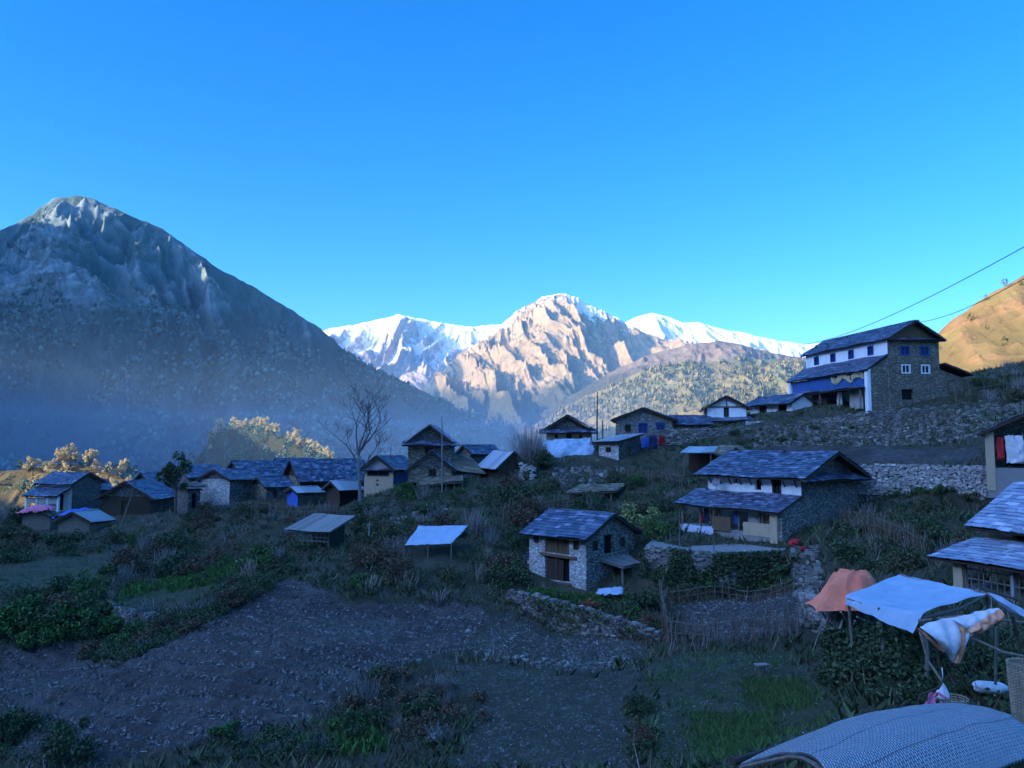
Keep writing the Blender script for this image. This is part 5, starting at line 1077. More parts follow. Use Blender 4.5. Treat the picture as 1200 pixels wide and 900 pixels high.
for o in list(COL.objects):
    if o.parent is None and '_A' in o:
        A_, B_ = o['_A'], o['_B']; FOOT.append([tuple((o.matrix_basis @ Vector((sx * (A_ / 2 + .5), (sy * (B_ / 2 + .5) - (1.2 if sy < 0 else 0)), 0)))[:2]) for sx, sy in ((-1, -1), (1, -1), (1, 1), (-1, 1))])
        for k in ('_A', '_B', '_h'): del o[k]
FOOT.append([tuple(P(*q)[:2]) for q in ((466, 642, 63), (534, 640, 63), (556, 614, 70), (484, 614, 70))])
PLOTS = [FIELD_MAIN, FIELD_LOWLEFT, FIELD_MID, FIELD_LOW, GRASS_RIGHT, TERR_LEFT, TERR_GREEN, GARDEN, FLAT_UP]
def free(x, y, plots=True):
    x = np.asarray(x); y = np.asarray(y); k = np.ones(x.shape, bool)
    for f in FOOT: k &= ~inpoly(x, y, f)
    if plots:
        for f in PLOTS: k &= ~inpoly(x, y, f)
    return k
USED = set()
def place(src, x, y, s, rz, label, group, sink=.1, sz=1.0):
    c = src if src.name not in USED else copy_tree(src); USED.add(src.name)
    c.location = (x, y, H1(x, y) - sink); c.scale = (s, s, s * sz); c.rotation_euler = (0, 0, rz); c['label'] = label; c['group'] = group; return c
THICKET = []
def grow(px, n, size, kinds, where, seed, plots=True, sz=(.8, 1.2)):
    n0 = n; n = max(4, round(n * .56))
    rng = np.random.default_rng(seed); ks = list(kinds); pr = np.array([kinds[k] for k in ks], float); pr /= pr.sum()
    pts = world_poly_sampler(px, n0 * 5, seed); ok = free(pts[:, 0], pts[:, 1], plots); pts = pts[ok]; THICKET.append((pts[n:n + n0 // 2 + n0], np.mean(size), 'dark' if kinds.get('dark', 0) >= kinds.get('twig', 0) else 'olive')); pts = pts[:n]
    for x, y in pts:
        k = ks[rng.choice(len(ks), p=pr)]; src = SH[k][rng.integers(len(SH[k]))]
        place(src, x, y, rng.uniform(*size), rng.uniform(0, 6.28), WORD[k] + ' ' + where, WORD[k] + 's ' + where, .1, rng.uniform(*sz))
MIX = {'dark': 5, 'green': 1.2, 'olive': 2, 'brown': 2.0, 'twig': 2.2, 'reed': .6}
grow([(0, 622), (60, 632), (140, 632), (240, 640), (330, 640), (300, 690), (200, 722), (130, 770), (0, 752)], 70, (.9, 2.0), MIX, 'on the terrace banks at the left', 1)
grow([(0, 690), (90, 690), (130, 715), (120, 760), (0, 752)], 32, (1.1, 2.1), {'dark': 4, 'green': 4, 'olive': 1}, 'on the dark bank at the left edge', 2)
grow([(200, 600), (330, 596), (420, 600), (430, 650), (330, 665), (220, 640)], 44, (.7, 1.4), {'dark': 2, 'twig': 4, 'brown': 2, 'olive': 2, 'reed': 1}, 'on the slope below the left houses', 3)
grow([(400, 600), (470, 582), (560, 575), (610, 580), (625, 640), (615, 690), (545, 712), (440, 706), (400, 680), (410, 640)], 80, (.9, 1.9), {'dark': 4, 'brown': 3.5, 'olive': 2, 'twig': 2.5, 'green': .8, 'reed': 1}, 'on the bank below the tower house', 4)
grow([(600, 552), (700, 560), (800, 565), (795, 600), (770, 640), (745, 690), (742, 640), (700, 605), (620, 605)], 52, (.7, 1.4), {'dark': 3, 'olive': 3, 'green': 1.5, 'twig': 3, 'brown': 1}, 'in the scrub above the stone barn', 5)
grow([(765, 658), (930, 655), (930, 690), (880, 700), (770, 700)], 22, (.6, 1.1), {'dark': 4, 'green': 1.5, 'olive': 2}, 'at the foot of the stone platform', 6)
grow([(1005, 590), (1130, 600), (1140, 640), (1090, 680), (1000, 660), (985, 640)], 34, (.7, 1.4), {'dark': 4, 'twig': 2, 'olive': 2, 'reed': 1}, 'between the whitewashed house and the near house', 7)
grow([(935, 735), (985, 725), (1085, 745), (1110, 800), (1080, 835), (1010, 840), (955, 775)], 40, (.45, .95), {'dark': 6, 'green': 1.5, 'olive': 2, 'brown': 1}, 'on the bank under the big pale tarp', 8)
grow([(1110, 452), (1200, 430), (1200, 472), (1110, 478)], 22, (.8, 1.6), {'dark': 3, 'olive': 3, 'twig': 2}, 'on the skyline right of the tallest house', 9)
grow([(1020, 560), (1150, 560), (1190, 600), (1150, 600), (1050, 588)], 14, (.5, .9), {'dark': 2, 'olive': 2, 'green': 1}, 'below the pale retaining wall', 10)
grow([(420, 792), (480, 785), (560, 800), (585, 835), (520, 872), (430, 870), (400, 845)], 22, (.5, 1.1), {'dark': 3, 'brown': 2, 'twig': 4, 'reed': 2}, 'on the weedy bank between the lower fields', 11, False)
grow([(1090, 745), (1200, 740), (1200, 835), (1110, 830)], 22, (.5, .9), {'dark': 6, 'olive': 1}, 'in the dark yard under the pole frame', 20)
grow([(765, 650), (925, 652), (925, 680), (770, 690)], 34, (.35, .7), {'dark': 4, 'green': 1.5, 'olive': 2, 'brown': 1}, 'growing over the stone platform wall', 21)
grow([(0, 850), (40, 838), (95, 865), (90, 900), (0, 900)], 9, (.8, 1.3), {'dark': 3, 'green': 1, 'twig': 1}, 'in the bottom left corner', 12, False, (1.0, 1.6))
grow([(215, 868), (330, 850), (400, 848), (400, 885), (230, 898)], 14, (.45, .85), {'brown': 3, 'dark': 2, 'twig': 2, 'green': 1}, 'along the lower edge of the big dark field', 13, False)
grow([(735, 820), (760, 830), (775, 900), (740, 900)], 7, (.4, .75), {'dark': 4, 'brown': 1}, 'on the low bank beside the frosty field', 14, False, (1, 1.5))
grow([(0, 560), (55, 575), (60, 615), (0, 625)], 10, (1.2, 2.2), {'twig': 3, 'olive': 2, 'dark': 1}, 'behind the stick huts at the left edge', 15)
grow([(595, 700), (770, 700), (775, 745), (640, 735)], 18, (.45, .8), {'brown': 2.5, 'dark': 3, 'green': 1, 'twig': 1}, 'on and under the wall before the barn', 16, False)
grow([(620, 692), (690, 700), (745, 700), (750, 715), (640, 712)], 9, (.35, .55), {'green': 4, 'dark': 1}, 'on the green ledge in front of the barn', 17, False)
grow([(190, 678), (270, 660), (265, 682), (200, 692)], 14, (.5, .9), {'green': 1}, 'on the bright green plot at the left', 18, False)
grow([(760, 500), (880, 505), (1000, 500), (1000, 520), (880, 530), (770, 530)], 16, (.5, 1.0), {'olive': 2, 'dark': 2, 'twig': 1}, 'on the stony bank below the tallest house', 19)
grow([(100, 768), (215, 726), (335, 652), (350, 668), (235, 738), (130, 785)], 84, (.6, 1.2), {'brown': 3, 'dark': 5, 'olive': 2, 'twig': 2}, 'along the bank edging the big dark field', 22, False)
grow([(985, 715), (1080, 738), (1100, 800), (1060, 832), (1000, 800)], 52, (1.0, 1.6), {'dark': 6, 'olive': 1}, 'right below the hanging edge of the big pale tarp', 23, False)
for o in [q for k in SH for q in SH[k]]:
    if o.name not in USED:
        for ch in list(o.children): bpy.data.objects.remove(ch)
        bpy.data.objects.remove(o)

def thicket(name, kind, m, seed):
    rng = np.random.default_rng(seed); C = []; S = []
    for pts, s_, k in THICKET:
        if k != kind: continue
        for x, y in pts:
            n = 150; d = rng.normal(size=(n, 3)); d /= np.linalg.norm(d, axis=1)[:, None]; r = s_ * rng.uniform(.45, .8); c = np.array([x, y, H1(x, y) + r * .35]) + d * (r, r, r * .7) * rng.uniform(.4, 1.1, (n, 1)); C.append(c); S.append(np.full(n, .15) * rng.uniform(.6, 1.3, n))
    V, F_ = quads(np.concatenate(C), np.concatenate(S), .2, .6, rng); o = from_np(name, V, F_, m); o['kind'] = 'stuff'
thicket('bramble_thicket', 'dark', L['dark'], 1); thicket('dry_thicket', 'olive', L['brown'], 2)

# ------------------------------------------------------------------ single trees
def bare_tree(name, base, hgt, label, seed, m='palebark', lean=(0, 0), spread=.9, levels=5, r0=.22):
    rng = random.Random(seed); root = empty(name, base, 0, label, 'tree'); tr = MB(); br = MB()
    def limb(p, d, ln, r, lv):
        pts = [p]; n = 4
        for i in range(n):
            g_ = .02 if lv == 0 else .08; d = (d + Vector((rng.gauss(0, g_), rng.gauss(0, g_), rng.gauss(.07, .05)))).normalized(); pts.append(pts[-1] + d * ln / n)
        (tr if lv == 0 else br).tube(pts, [max(.02, r * (1 - .5 * i / n)) for i in range(n + 1)], 7 if lv < 2 else 4, cap=lv == 0)
        if lv >= levels: return
        k = 3 if lv else 6
        for i in range(k + (lv > 2)):
            t_ = rng.uniform(.35, 1) if lv else rng.choice((.45, .62, .8, .95, 1.0)); j = min(n - 1, int(t_ * n)); q = pts[j].lerp(pts[j + 1], t_ * n - j)
            a_ = rng.uniform(0, 6.28); sd = Vector((math.cos(a_), math.sin(a_), rng.uniform(-.05, .9))).normalized(); limb(q, (d * .55 + sd * spread).normalized(), ln * rng.uniform(.48, .74), max(.018, r * .45), lv + 1)
    limb(Vector((0, 0, -.4)), Vector((lean[0], lean[1], 1)).normalized(), hgt * .62, r0, 0)
    tr.build('trunk', L[m], root); br.build('crown', L['bark'], root); return root
g = G(421, 607); bare_tree('bare_tree', P(423, 606, 82), 12.6, 'tall bare tree with a pale trunk, left of the cream clay house', 5, lean=(-.01, 0), spread=.85, r0=.26, levels=4).scale = (.9, .9, .93)
def leafy_tree(name, base, hgt, rx, leaf, label, seed, n=2600, ls=.26, ncl=16, lean=0.0, trunk='bark', group=None, cl=.36):
    rng = np.random.default_rng(seed); root = empty(name, base, 0, label, 'tree', group); p, c = clumps(ncl, rx, hgt * .6, n, rng, cl); p[:, 2] += hgt * .36; c[:, 2] += hgt * .36; p[:, 0] += lean * p[:, 2]; c[:, 0] += lean * c[:, 2]
    V, F_ = quads(p, ls * rng.uniform(.6, 1.3, n), .1, .6, rng); from_np('crown', V, F_, L[leaf], root); mb = MB(); top = Vector((lean * hgt * .5, 0, hgt * .5))
    mb.tube([(0, 0, -.5), top * .5, top], [hgt * .022 + .04, hgt * .018 + .02, .04], 7)
    for q in c: mb.tube([top * rng.uniform(.5, .9), Vector(q) * .6 + top * .35, Vector(q)], [.06, .04, .015], 4)
    mb.build('trunk', L[trunk], root); return root
leafy_tree('leafy_tree', P(206, 598, 93), 6.8, 2.4, 'dark', 'dark sparse leafy tree in front of the left houses', 31, 900, .5, 13, cl=.3)
leafy_tree('leafy_tree', P(757, 664, 66), 5.6, 2.0, 'yellow', 'yellow-green round tree leaning over the slope, right of the barn roof', 32, 3000, .22, 14, -.1, 'palebark')
o = proto_twigs('bare_tree', 'grey', 77, 'wide bare bush-like tree on the crest, left of the sagging tarp', '', 6.0, 2.8, 420, .017, .0, 'tree'); o.location = P(620, 556, 90); o.pop('group', None); USED.add(o.name)
o = proto_shrub('shrub', 'dark', 78, 'big round dark shrub under the bare bush-like tree on the crest', '', 2.4, 2.6, 2600, .3, 9); o.location = P(628, 556, 89); o.pop('group', None)
o = proto_shrub('shrub', 'rust', 79, 'rusty red shrub at the foot of the bare tree', '', .9, 1.3, 800, .18, 7); o.location = P(432, 606, 82); o.pop('group', None)
o = proto_shrub('shrub', 'rust', 80, 'rusty brown shrub hanging over the wall before the barn', '', .9, .8, 900, .14, 7); o.location = P(690, 716, 56); o.pop('group', None)
o = proto_shrub('shrub', 'bright', 81, 'bright green round plant at the foot of the thatch porch props', '', .9, 1.2, 900, .17, 7); o.location = P(540, 584, 84); o.pop('group', None)
o = proto_shrub('shrub', 'bright', 82, 'bright green low plant in the weeds at the bottom', '', .8, .6, 700, .15, 6); o.location = G(410, 852); o.pop('group', None)
o = proto_shrub('shrub', 'dark', 83, 'large dense dark bush beside the garden fence, below the stone platform', '', 1.5, 1.5, 2200, .2, 9); o.location = P(756, 716, 54.5); o.pop('group', None)
o = proto_shrub('shrub', 'dark', 84, 'broad dark bush right of the path at the whitewashed house', '', 1.7, 1.4, 2200, .2, 9); o.location = P(1000, 662, 52); o.pop('group', None)

# trees the low sun still reaches on the spurs, and the woods of the far slopes
LT = 'trees on the left spurs catching the first sunlight'
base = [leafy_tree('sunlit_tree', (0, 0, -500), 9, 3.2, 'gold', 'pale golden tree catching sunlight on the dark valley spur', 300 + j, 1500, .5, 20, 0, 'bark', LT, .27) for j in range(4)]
rng_ = np.random.default_rng(5); bpy.context.view_layer.update()
dg = bpy.context.evaluated_depsgraph_get()
def ground_of(names, x, y):
    best = -400.0
    for n_ in names:
        ok, lc, nn, ix = bpy.data.objects[n_].ray_cast(Vector((x, y, 3000)), Vector((0, 0, -1)))
        if ok: best = max(best, lc.z)
    return best
spots = []
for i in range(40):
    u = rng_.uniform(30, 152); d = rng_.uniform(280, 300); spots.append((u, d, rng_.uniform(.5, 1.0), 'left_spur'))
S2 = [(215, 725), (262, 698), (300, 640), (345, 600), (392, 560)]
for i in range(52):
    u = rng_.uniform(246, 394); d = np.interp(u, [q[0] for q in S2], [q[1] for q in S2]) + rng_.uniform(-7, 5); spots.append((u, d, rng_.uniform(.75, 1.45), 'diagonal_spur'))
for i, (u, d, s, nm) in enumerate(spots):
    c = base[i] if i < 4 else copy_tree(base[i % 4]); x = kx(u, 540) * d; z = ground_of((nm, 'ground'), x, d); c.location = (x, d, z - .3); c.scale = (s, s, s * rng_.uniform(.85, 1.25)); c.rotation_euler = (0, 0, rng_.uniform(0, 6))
def far_wood(name, src, m, n, hgt, zmax, seed, zmin=-200, clump=90, narrow=.34):
    rng = np.random.default_rng(seed); me = bpy.data.objects[src].data; co = np.empty(len(me.vertices) * 3, np.float32); me.vertices.foreach_get('co', co); co = co.reshape(-1, 3)
    w = fbm(co[:, 0] / clump, co[:, 1] / clump, seed, 3); keep = np.nonzero((co[:, 2] < zmax + (w - .5) * 300) & (co[:, 2] > zmin) & (w > .40))[0]
    idx = rng.choice(keep, n); p = co[idx] + np.concatenate([rng.normal(0, 8, (n, 2)), np.zeros((n, 1))], 1); h = hgt * rng.uniform(.55, 1.3, n); r = h * narrow * rng.uniform(.7, 1.3, n)
    k = 5; ang = np.arange(k) * 2 * np.pi / k; off = rng.uniform(0, 6, n)
    def ring(f, g):
        q = np.stack([np.cos(ang[None] + off[:, None]), np.sin(ang[None] + off[:, None])], -1) * (r[:, None] * g * rng.uniform(.65, 1.35, (n, k)))[..., None]
        return np.concatenate([p[:, None, :2] + q, (p[:, 2] + h * f)[:, None, None] + (h[:, None] * rng.uniform(-.08, .08, (n, k)))[..., None]], -1)
    top = p + np.stack([rng.normal(0, .1, n) * h, rng.normal(0, .1, n) * h, h], -1); bot = p - (0, 0, 3)
    V = np.concatenate([ring(.15, .9), ring(.62, .8 if narrow > .4 else .45), top[:, None], bot[:, None]], 1).reshape(-1, 3); b0 = np.arange(n)[:, None, None] * (2 * k + 2); f = []
    for j in range(k): j2 = (j + 1) % k; f += [[j, j2, k + j2], [j, k + j2, k + j], [k + j, k + j2, 2 * k], [j2, j, 2 * k + 1]]
    f = np.array(f)[None] + b0
    o = from_np(name, V, f.reshape(-1, 3), m); o['kind'] = 'stuff'
far_wood('forest', 'forest_hill', L['conifer'], 11000, 18, 400, 3)
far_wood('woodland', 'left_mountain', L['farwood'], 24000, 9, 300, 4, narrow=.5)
def leaf_wood(name, src, m, n, hgt, seed, leaves=46):
    rng = np.random.default_rng(seed); me = bpy.data.objects[src].data; co = np.empty(len(me.vertices) * 3, np.float32); me.vertices.foreach_get('co', co); co = co.reshape(-1, 3)
    p = co[rng.choice(np.nonzero(co[:, 2] > -75)[0], n)] + np.concatenate([rng.normal(0, 4, (n, 2)), np.zeros((n, 1))], 1); h = hgt * rng.uniform(.5, 1.25, n); d = rng.normal(size=(n, leaves, 3)); d /= np.linalg.norm(d, axis=2)[..., None]
    c = p[:, None] + d * (h[:, None, None] * (.34, .34, .5)) * rng.uniform(.6, 1.1, (n, leaves, 1)); c[..., 2] += h[:, None] * .5; V, F_ = quads(c.reshape(-1, 3), np.repeat(h * .22, leaves) * rng.uniform(.6, 1.4, n * leaves), .2, .7, rng)
    o = from_np(name, V, F_, m); o['kind'] = 'stuff'
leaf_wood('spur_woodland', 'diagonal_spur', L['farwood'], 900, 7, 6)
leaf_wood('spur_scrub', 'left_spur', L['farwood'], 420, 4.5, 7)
leaf_wood('hillside_scrub', 'right_hill', L['olive'], 150, 3.2, 8)

# ------------------------------------------------------------------ ground cover
def cover_points(n, seed, rmin=9, rmax=125, amax=44, power=.9):
    rng = np.random.default_rng(seed); u = rng.random(n); k = 2 - power; r = (rmin ** k + u * (rmax ** k - rmin ** k)) ** (1 / k); a = np.radians(rng.uniform(-amax, amax, n)); return np.stack([np.sin(a) * r, np.cos(a) * r], -1)
def cover(name, pts, m, hgt, blades, seed, up=.5, spread=.25, aspect=.14, keep=None, flat=None):
    rng = np.random.default_rng(seed); p = np.repeat(pts, blades, 0) + rng.normal(0, spread, (len(pts) * blades, 2)); z = H(p[:, 0], p[:, 1]); c = np.concatenate([p, z[:, None] - .02], 1)
    s = np.repeat(rng.uniform(.45, 1.25, len(pts)), blades) * hgt * rng.uniform(.6, 1.2, len(c))
    V, F_ = quads(c, s, aspect=aspect, rng=rng, up=up) if flat is None else quads(c + (0, 0, .03), s, flat, aspect, rng)
    o = from_np(name, V, F_, m); o['kind'] = 'stuff'; return o
pt = cover_points(15000, 41); pt = pt[free(pt[:, 0], pt[:, 1])]; n1 = fbm(pt[:, 0] / 7, pt[:, 1] / 7, 3, 3)
cover('undergrowth', pt[n1 > .5], L['dark'], .5, 9, 42, .8, .3, .3); cover('dry_undergrowth', pt[n1 <= .5], L['olive'], .5, 8, 43, .8, .3, .2)
pt = cover_points(5000, 44); pt = pt[free(pt[:, 0], pt[:, 1])]; cover('dead_stalks', pt, L['brown'], .7, 5, 45, .5, .25, .06)
pt = cover_points(2600, 46, 25); pt = pt[free(pt[:, 0], pt[:, 1])]; cover('dry_grass', pt, L['grey'], .8, 6, 47, .4, .3, .05)
def in_plots(n, plots, seed, rmin=12, rmax=95):
    p = cover_points(n, seed, rmin, rmax, 44, 1.0); k = np.zeros(len(p), bool)
    for f in plots: k |= inpoly(p[:, 0], p[:, 1], f)
    return p[k & free(p[:, 0], p[:, 1], False)]
cover('field_stubble', in_plots(90000, (FIELD_MAIN, FIELD_LOWLEFT, GARDEN, FIELD_MID), 51), L['stubble'], .3, 1, 52, flat=.75, spread=.1, aspect=.13)
def lumps(name, pts, size, m, seed):
    """little clods of earth with sides of their own"""
    rng = np.random.default_rng(seed); n = len(pts); z = H(pts[:, 0], pts[:, 1]); s_ = size * rng.uniform(.4, 1.4, n); th = rng.uniform(0, 6.28, n); k = 4; ang = np.arange(k) * np.pi / 2
    ring = np.stack([np.cos(ang[None] + th[:, None]), np.sin(ang[None] + th[:, None])], -1) * (s_[:, None] * rng.uniform(.35, .75, (n, k)))[..., None]
    base = np.concatenate([pts[:, None] + ring, (z - .04)[:, None, None] + np.zeros((n, k, 1))], -1); tz = np.stack([pts[:, 0] + rng.normal(0, .15, n) * s_, pts[:, 1] + rng.normal(0, .15, n) * s_, z + s_ * rng.uniform(.35, .8, n)], -1)
    V = np.concatenate([base, tz[:, None]], 1).reshape(-1, 3); f = np.array([[j, (j + 1) % k, k] for j in range(k)])[None] + np.arange(n)[:, None, None] * (k + 1); o = from_np(name, V, f.reshape(-1, 3), m); o['kind'] = 'stuff'
lumps('field_clods', in_plots(90000, (FIELD_MAIN, FIELD_LOWLEFT, GARDEN, FIELD_MID), 53), .17, L['soil'], 54)
lumps('rough_clods', in_plots(30000, (FIELD_LOW,), 63), .13, L['soil'], 64)
cover('short_grass', in_plots(26000, (GRASS_RIGHT, TERR_GREEN, TERR_LEFT), 55), L['green'], .3, 7, 56, .7, .14, .12)
cover('frosty_grass', in_plots(26000, (FIELD_LOW, FIELD_MID), 57), L['olive'], .17, 5, 58, .8, .12, .14)
cover('frosted_litter', in_plots(60000, (FIELD_LOW, GRASS_RIGHT, TERR_LEFT), 59), m_leaf('frosted_litter', (.10, .10, .10), (.30, .31, .33)), .13, 1, 60, flat=.6, spread=.1, aspect=.25)
cover('young_greens', np.concatenate([world_poly_sampler([(190, 680), (280, 660), (275, 676), (200, 694)], 500, 61), world_poly_sampler([(140, 690), (200, 676), (190, 690), (140, 704)], 120, 62), world_poly_sampler([(390, 850), (440, 842), (450, 880), (400, 885)], 160, 63), world_poly_sampler([(620, 694), (740, 700), (735, 706), (625, 702)], 260, 64)]), L['bright'], .45, 9, 65, .6, .2, .3)

def ivy(label, pts, drop, n, leaf, seed, size=.2, prob=.5):
    """leaves hanging over a wall between its top and its foot, in patches"""
    rng = np.random.default_rng(seed); Q = np.array([tuple(P(*q)) for q in pts]); seg = np.hypot(*np.diff(Q[:, :2], axis=0).T); s_ = np.concatenate([[0], np.cumsum(seg)]); t_ = rng.uniform(0, s_[-1], n * 3); h_ = drop * rng.uniform(-.06, 1.0, n * 3)
    keep = fbm(t_ / 1.6, h_ / 1.8, seed, 3) > 1 - prob; t_, h_ = t_[keep][:n], h_[keep][:n]; p = np.stack([np.interp(t_, s_, Q[:, k]) for k in range(3)], -1); d = np.stack([np.interp(t_, s_, np.gradient(Q[:, k], s_)) for k in (0, 1)], -1); d /= np.hypot(*d.T)[:, None]
    out = .1 + .12 * h_ + rng.uniform(0, .35, len(t_)); c = p + np.stack([d[:, 1] * out, -d[:, 0] * out, -h_], -1); c[:, 2] = np.maximum(c[:, 2], H(c[:, 0], c[:, 1]))
    o0 = Vector(c.mean(0)); V, F_ = quads(c - np.array(o0), size * rng.uniform(.6, 1.4, len(c)), .1, .6, rng); o = from_np('creeper', V, F_, L[leaf]); o.location = o0; tag(o, label, 'creeper')
ivy('dark creeper hanging over the stone platform wall', [(758, 640, 60), (800, 645, 57.6), (850, 650, 56.4), (915, 646, 57.4)], 2.5, 5200, 'dark', 3, .2, .58)
ivy('olive weeds hanging over the stone platform wall', [(770, 641, 59.5), (800, 645, 57.6), (850, 650, 56.4), (910, 646, 57.3)], 2.4, 1800, 'olive', 5, .2, .5)
ivy('brown creeper over the wall below the small stone barn', [(596, 693, 58), (630, 700, 56), (680, 712, 53.5), (725, 726, 51.2), (772, 742, 49.5)], 2.0, 1200, 'brown', 4, .18, .5)
ivy('green weeds over the wall below the small stone barn', [(596, 693, 58), (630, 700, 56), (680, 712, 53.5), (725, 726, 51.2), (772, 742, 49.5)], 2.0, 700, 'green', 9, .18, .45)
cover('green_sward', np.concatenate([world_poly_sampler([(810, 835), (910, 832), (900, 880), (820, 878)], 1400, 66), world_poly_sampler([(870, 795), (940, 795), (960, 830), (880, 822)], 900, 67)]), L['green'], .22, 8, 68, .8, .22, .14)

# ------------------------------------------------------------------ walls, fences, stones
def stone_boxes(mb, c, size, rng, flat=.6):
    sx, sy, sz = size * rng.uniform(.6, 1.3), size * rng.uniform(.5, 1.1), size * flat * rng.uniform(.6, 1.2); a_ = rng.uniform(0, 6.28); ca, sa = math.cos(a_), math.sin(a_); p = []
    for z in (-1, 1):
        for x, y in ((-1, -1), (1, -1), (1, 1), (-1, 1)):
            xx, yy = x * sx / 2 * rng.uniform(.6, 1), y * sy / 2 * rng.uniform(.6, 1); p.append((c[0] + xx * ca - yy * sa, c[1] + xx * sa + yy * ca, c[2] + z * sz / 2 * rng.uniform(.7, 1)))
    mb.hexa(p)
def retaining_wall(name, label, pts, drop, st=.42, m='rubble', cat='wall', batter=.12, rough=.05):
    """dry stone: pts = (u, v of the top, distance); drop = height"""
    Q = [P(*q) for q in pts]; mb = MB(); rng = random.Random(len(label)); L_ = 0; core = MB()
    o0 = Q[0].copy()
    for a_, b_ in zip(Q[:-1], Q[1:]):
        d = b_ - a_; ln = Vector((d.x, d.y, 0)).length; t_ = Vector((d.x, d.y, 0)) / ln; nrm = Vector((t_.y, -t_.x, 0)); rows = max(2, int(drop / (st * .5)))
        core.hexa([a_ + nrm * (batter * drop - .1) - Vector((0, 0, drop + .8)) - o0, b_ + nrm * (batter * drop - .1) - Vector((0, 0, drop + .8)) - o0, b_ - nrm * .9 - Vector((0, 0, drop + .8)) - o0, a_ - nrm * .9 - Vector((0, 0, drop + .8)) - o0, a_ - nrm * .12 - Vector((0, 0, .1)) - o0, b_ - nrm * .12 - Vector((0, 0, .1)) - o0, b_ - nrm * .9 - Vector((0, 0, .15)) - o0, a_ - nrm * .9 - Vector((0, 0, .15)) - o0])
        rows = max(2, int(drop / (st * .42)))
        for i in range(rows + 2):
            for x in np.arange(rng.uniform(-.3, .1) * st, ln, st * .72):
                f = min(1, max(0, x / ln)); base = a_.lerp(b_, f); zt = .06 - drop * (i / rows) + rng.gauss(0, st * .09); v = a_ + t_ * (x + rng.gauss(0, st * .12)) + nrm * (batter * drop * (i / rows) - .12 + rng.gauss(0, .05)); 
                if i == 0 and rng.random() < .4: continue
                sx, sy, sz = st * rng.uniform(.6, 1.35), st * rng.uniform(.7, 1.2), st * .5 * rng.uniform(.6, 1.3); tl = rng.gauss(0, .12); p = []
                for z in (-.5, .5):
                    for xx, yy in ((-.5, .5), (.5, .5), (.5, -.5), (-.5, -.5)):
                        k_ = lambda: rng.uniform(.72, 1.0)
                        q = v + t_ * (xx * sx * k_()) + nrm * (yy * sy * k_()); q.z = base.z + zt + z * sz * k_() + xx * sx * tl; p.append(q - o0)
                mb.hexa(p)
    root = empty(name, o0, 0, label, cat); core.build('core', M['dark_stone'], root); mb.build('facing_stones', M[m], root); return root
retaining_wall('retaining_wall', 'dry stone wall under the small stone barn, half overgrown', [(596, 693, 58), (630, 700, 56), (680, 712, 53.5), (725, 726, 51.2), (772, 742, 49.5)], 2.4, .38)
retaining_wall('retaining_wall', 'overgrown stone platform wall carrying the whitewashed house', [(758, 640, 60), (800, 645, 57.6), (850, 650, 56.4), (915, 646, 57.4)], 2.5, .36)
retaining_wall('retaining_wall', 'long pale dry stone wall right of the whitewashed house', [(1003, 545, 66), (1060, 546, 64), (1110, 547, 61.5), (1158, 548, 58.5)], 2.3, .34, 'pale_rubble')
retaining_wall('retaining_wall', 'rough stone wall right under the tallest house', [(895, 499, 95), (945, 494, 90), (1020, 483, 86.5), (1110, 476, 86), (1200, 462, 84)], 1.9, .36)
retaining_wall('retaining_wall', 'low tumbled stone wall halfway down the bank below the tallest house', [(880, 517, 90), (960, 514, 85), (1040, 508, 82), (1120, 500, 79), (1200, 488, 77)], 1.2, .34)
retaining_wall('retaining_wall', 'stony terrace wall below the half-timbered gable', [(765, 503, 93), (820, 504, 92), (880, 500, 91.5)], 1.6, .4)
retaining_wall('retaining_wall', 'rubble wall end beside the garden, by the orange covered stack', [(940, 700, 45), (965, 704, 43), (985, 712, 41)], 1.7, .45)
retaining_wall('retaining_wall', 'short mossy wall along the green terrace at the left', [(126, 708, 60.5), (150, 716, 59), (190, 722, 57.6)], .9, .3)
retaining_wall('ruined_wall', 'white stone wall stump right of the pale-roofed timber shed', [(612, 545, 87.5), (626, 547, 87)], 2.4, .5, 'pale_stone')
retaining_wall('retaining_wall', 'stone footing below the sagging tarp on the crest', [(655, 545, 91), (700, 541, 90.5), (722, 546, 89)], 1.9, .5)
def stones(name, px, n, size, seed, m='rubble', plots=False):
    rng = random.Random(seed); pts = world_poly_sampler(px, n, seed); z = H(pts[:, 0], pts[:, 1]); ok = free(pts[:, 0], pts[:, 1], plots); mb = MB()
    for (x, y), zz in zip(pts[ok], z[ok]): s = size * rng.uniform(.4, 1.5); stone_boxes(mb, (x, y, zz + s * .1), s, rng)
    o = mb.build(name, M[m]); o['kind'] = 'stuff'
stones('loose_stones', [(885, 500), (950, 497), (1110, 480), (1200, 470), (1200, 500), (1100, 520), (960, 522), (885, 525)], 1700, .34, 1)
stones('path_stones', [(930, 640), (960, 640), (965, 700), (935, 700)], 120, .5, 2)
stones('crest_rubble', [(640, 548), (735, 548), (720, 565), (660, 572)], 220, .5, 3)
stones('field_edge_stones', [(520, 760), (590, 768), (660, 775), (745, 770), (745, 778), (650, 785), (560, 775)], 100, .28, 4)
stones('field_edge_stones', [(440, 775), (480, 762), (540, 735), (560, 720), (570, 724), (500, 775), (450, 790)], 60, .2, 5)
stones('slope_stones', [(440, 590), (500, 582), (540, 590), (500, 625), (440, 640)], 110, .5, 6)
